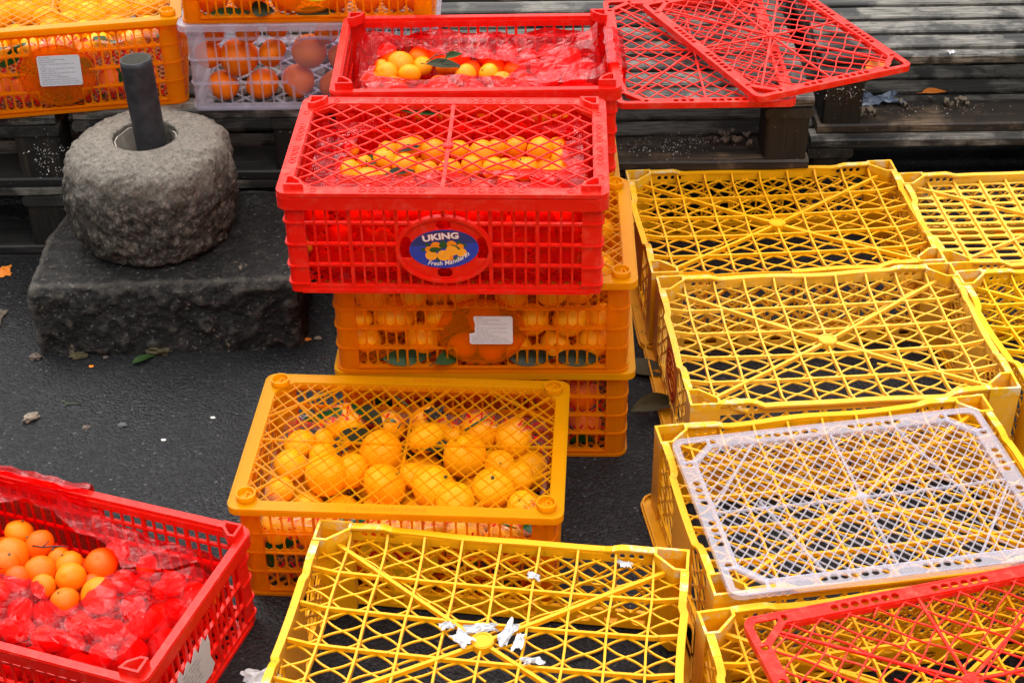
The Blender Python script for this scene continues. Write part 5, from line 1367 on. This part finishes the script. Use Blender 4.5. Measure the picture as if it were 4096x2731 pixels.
twig([[at(R2, -.098, .040, .142), at(R2, -.082, .052, .150), at(R2, -.050, .060, .152)], [at(R2, -.082, .052, .150), at(R2, -.07, .070, .152)]], .0012, M['stem_brown'], 'thin leafy twig in the open red crate behind')
scrap('rot_flake', at(OC, .034, .128, .152), .036, .026, M['rotten'], 'shrivelled black flake on an orange in the front amber crate', 'flake', 4, 30, (25, 0), .010)
GPp = 'white paper shreds on the bottom centre crate'
zY = .1545
for i, (x, y, l, w_, rt, lab) in enumerate(((-.100, 1.606, .018, .010, 20, 'small white paper shred left of the hub of the bottom centre crate'), (-.077, 1.580, .034, .018, -50, 'white paper shred at lower left of the hub'), (-.050, 1.600, .042, .012, 15, 'narrow white paper strip just behind the hub'), (-.012, 1.592, .036, .016, 60, 'large crumpled white paper shred right of the hub'), (.004, 1.572, .032, .014, 75, 'white paper shred hanging right below the large one'), (.023, 1.536, .026, .010, 10, 'greyish paper shred on the rib in front of the hub'), (.165, 1.729, .024, .012, -40, 'white paper shred near the rear right corner of the bottom centre crate'), (.027, 1.706, .018, .011, -15, 'pinkish paper shred on a rear rib of the bottom centre crate'))):
    scrap('paper_shred', (x, y, zY - .002), l * 1.2, w_ * 1.3, M['paper'], lab, 'paper shred', i + 2, rt, (random.uniform(-25, 25), random.uniform(-20, 20)), .012, group=GPp)
scrap('paper_scrap', (-.392, 1.648, .003), .06, .035, M['paper'], 'white paper scrap on the asphalt at the bottom edge', 'paper scrap', 30, 10, (0, 0), .016)
scrap('peel_scrap', (-1.090, 2.812, .002), .052, .040, M['peel_bit'], 'orange peel scrap on the asphalt at the left edge', 'peel scrap', 31, 10, (0, 0), .012)
scrap('paper_scrap', (-1.050, 2.640, .002), .03, .06, M['scrapbrown'], 'pale brownish scrap on the asphalt at the left edge', 'scrap', 32, 0, (0, 0), .01)
lump('gum_lump', (-.900, 2.302, 0), .015, M['fungus'], 'grey white crumpled lump on open asphalt', 'lump', 5, (.7, 1.0, .5), .6).rotation_euler = (0, 0, R(-40))
lump('litter_lump', (-.700, 2.512, 0), .020, M['leaf_dry'], 'brown rotten clump against the stone slab foot', 'litter', 6, (1.3, .7, .5), .6)
lump('litter_lump', (-.852, 2.500, 0), .013, M['leaf_dry'], 'grey crumpled clump at the slab foot left of the green leaf', 'litter', 7, (1.3, .8, .5), .7)
lump('litter_lump', (-.938, 2.498, 0), .010, M['scrapbrown'], 'small pale clump at the left end of the slab foot', 'litter', 8, (1.1, .8, .6), .7)
GS = 'crumbs of litter on the asphalt'
for i, (x, y, s_, mt, lab) in enumerate(((-.408, 2.549, .006, 'peel_bit', 'tiny orange crumb at the right end of the stone slab'), (-.387, 2.553, .006, 'fungus', 'tiny brown crumb right of the orange one by the slab'), (-.800, 2.498, .004, 'scrapbrown', 'tiny pinkish crumb before the slab'), (-.822, 2.468, .004, 'peel_bit', 'tiny orange crumb on asphalt before the slab'), (-.790, 2.275, .006, 'scrapbrown', 'flat pinkish chip right of the grey lump'), (-.725, 2.280, .007, 'stonechip', 'grey chip on the asphalt centre left'), (-.560, 2.300, .0035, 'crumb', 'white speck between the slab and the front crate'), (-.640, 2.235, .0035, 'crumb', 'pale speck in the middle of open asphalt'), (-.80, 2.105, .007, 'stem_brown', 'brown dry bit behind the lower left crate'), (.205, 2.345, .004, 'crumb', 'white speck beside the middle stack'))):
    lump('crumb', (x, y, 0), s_, M[mt], lab, 'crumb', i + 20, (1.2, .9, .35), .5, group=GS)
# fungus and crumbs on the pallets
def fungus(name, loc, n, spread, label, seed, size=.0095):
    rng = random.Random(seed); mb = MB()
    for k in range(n):
        cx, cy = rng.gauss(0, spread[0]), rng.gauss(0, spread[1]); r = size * rng.uniform(.5, 1.2); a = rng.uniform(0, 6.28)
        vs = [(cx, cy, .002)] ; m_ = 9
        for i in range(m_):
            q = a + 3.9 * i / (m_ - 1); rr = r * (1 + .25 * math.sin(i * 2.1 + k))
            vs.append((cx + rr * math.cos(q), cy + rr * math.sin(q), .004 + .006 * rng.random() + .35 * r))
        mb.add(vs, [(0, i, i + 1) for i in range(1, m_)]); mb.add([(x, y, z - .003) for x, y, z in vs], [(0, i + 1, i) for i in range(1, m_)])
    o = mb.build(name, M['fungus'], None, False); o.location = loc; return tag(o, label, 'fungus', 'bracket fungus on the pallets')
fungus('bracket_fungus', (.470, 3.010, .189), 16, (.026, .012), 'brown ruffled fungus clump on the middle pallet bottom board', 3)
fungus('bracket_fungus', (1.010, 3.170, .189), 14, (.022, .010), 'brown ruffled fungus clump on the right pallet bottom board', 4)
fungus('bracket_fungus', (.790, 3.120, .189), 7, (.012, .012), 'pale fungus at the foot of the right pallet corner block', 5)
fungus('bracket_fungus', (.890, 3.165, .189), 3, (.006, .006), 'small fungus knob on the right pallet, nearest the block', 6, .009)
def crumbs(name, loc, n, spread, label, seed, vertical=False):
    rng = random.Random(seed); mb = MB()
    for k in range(n):
        u, v = rng.gauss(0, spread[0]), rng.gauss(0, spread[1]); s_ = rng.uniform(.0006, .0021)
        c = (u, 0, v) if vertical else (u, v, 0)
        P = [Vector(c) + Vector((rng.uniform(-1, 1), rng.uniform(-1, 1), rng.uniform(-.6, 1))) * s_ for _ in range(6)]
        mb.add(P, [(0, 1, 2), (0, 2, 3), (0, 3, 4), (1, 2, 5), (2, 3, 5), (3, 4, 5), (0, 4, 1), (1, 4, 5)])
    o = mb.build(name, M['crumb'], None, False); o.location = loc; return tag(o, label, 'crumbs', None, 'stuff')
crumbs('white_crumbs', (.320, 2.985, .189), 170, (.055, .022), 'white crumbs strewn on the middle pallet bottom board', 1)
crumbs('white_crumbs', (.405, 3.015, .189), 60, (.030, .010), 'white crumbs beside the fungus on the middle pallet', 2)
crumbs('white_crumbs', (-.965, 2.886, .235), 120, (.022, .026), 'white mould flecks on the far left pallet block', 3, True)
crumbs('white_crumbs', (.735, 3.081, .262), 60, (.022, .012), 'white mould flecks on the right pallet corner block', 4, True)
crumbs('white_crumbs', (.95, 3.140, .189), 60, (.12, .018), 'white crumbs strewn on the right pallet bottom board', 5)
scrap('plastic_scrap', (.830, 3.185, .192), .12, .05, M['wrap'], 'crumpled bluish plastic scrap under the right pallet slats', 'plastic scrap', 41, 5, (0, 0), .02)
leaf('dead_leaf', (.800, 3.095, .318), (20, 0, 25), .07, .030, M['peel_bit'], 'rusty orange leaf stuck under the broken slat of the right pallet', .4, group='dead leaves on pallets')
leaf('dead_leaf', (.97, 3.225, .190), (0, 0, 10), .06, .025, M['peel_bit'], 'orange dead leaf lying inside the right pallet', .3, group='dead leaves on pallets')
leaf('dead_leaf', (-.02, 3.02, .333), (0, 0, 5), .06, .014, M['labgold'], 'yellow dead leaf on slats behind the open red crate, left one', .4, group='dead leaves on pallets')
leaf('dead_leaf', (.065, 3.025, .333), (0, 0, -5), .05, .014, M['labgold'], 'yellow dead leaf on slats behind the open red crate, right one', .4, group='dead leaves on pallets')
scrap('paper_scrap', (.965, 3.130, .333), .018, .012, M['paper'], 'white scrap on the broken slat of the right pallet', 'paper scrap', 44, 30, (0, 0), .008)

# ================================================================== camera and light
cam = bpy.data.cameras.new('camera'); co = bpy.data.objects.new('camera', cam); C.objects.link(co); scene.camera = co
cam.sensor_width = 36; cam.lens = 36 * 1.5228; cam.clip_end = 300; cam.clip_start = .05
co.matrix_world = Matrix.Translation((0, 0, 1.784)) @ Matrix.Rotation(R(90 - 35.15), 4, 'X') @ Matrix.Rotation(R(-.77), 4, 'Z')
w = bpy.data.worlds.new('World'); scene.world = w; w.use_nodes = True; nt = w.node_tree; nt.nodes.clear()
sky = nt.nodes.new('ShaderNodeTexSky'); sky.sky_type = 'NISHITA'; sky.sun_disc = False; sky.sun_elevation = R(58); sky.sun_rotation = R(-25); sky.dust_density = 4; sky.air_density = 1.2
hs = nt.nodes.new('ShaderNodeHueSaturation'); hs.inputs['Saturation'].default_value = .14
bg = nt.nodes.new('ShaderNodeBackground'); bg.inputs['Strength'].default_value = .15
wo = nt.nodes.new('ShaderNodeOutputWorld')
# overcast: the sky is brightest overhead and dims towards the horizon
tcw = nt.nodes.new('ShaderNodeTexCoord'); sxw = nt.nodes.new('ShaderNodeSeparateXYZ'); nt.links.new(tcw.outputs['Generated'], sxw.inputs[0])
rmp = nt.nodes.new('ShaderNodeValToRGB'); nt.links.new(sxw.outputs['Z'], rmp.inputs[0])
rmp.color_ramp.elements[0].position = .0; rmp.color_ramp.elements[0].color = (.16, .16, .16, 1)
rmp.color_ramp.elements[1].position = .95; rmp.color_ramp.elements[1].color = (1, 1, 1, 1)
e_ = rmp.color_ramp.elements.new(.60); e_.color = (.52, .52, .52, 1)
gain = nt.nodes.new('ShaderNodeMix'); gain.data_type = 'RGBA'; gain.blend_type = 'MULTIPLY'; gain.inputs[0].default_value = 1
nt.links.new(sky.outputs[0], hs.inputs['Color']); nt.links.new(hs.outputs[0], gain.inputs[6]); nt.links.new(rmp.outputs[0], gain.inputs[7])
hs.inputs['Value'].default_value = 2.0
nt.links.new(gain.outputs[2], bg.inputs[0]); nt.links.new(bg.outputs[0], wo.inputs[0])
sun = bpy.data.lights.new('sun', 'SUN'); sun.energy = 1.2; sun.angle = R(35); sun.color = (1, .97, .93)
so = bpy.data.objects.new('sun', sun); C.objects.link(so); so.rotation_euler = (R(90 - 58), 0, R(-25 + 180) * 0 + R(25))
so.location = (0, 0, 6)
vs_ = scene.view_settings; vs_.view_transform = 'Standard'; vs_.look = 'None'; vs_.exposure = .70; vs_.gamma = 1
cy = scene.cycles; cy.transparent_max_bounces = 24; cy.max_bounces = 10; cy.diffuse_bounces = 4; cy.caustics_reflective = False; cy.caustics_refractive = False; cy.sample_clamp_indirect = 6
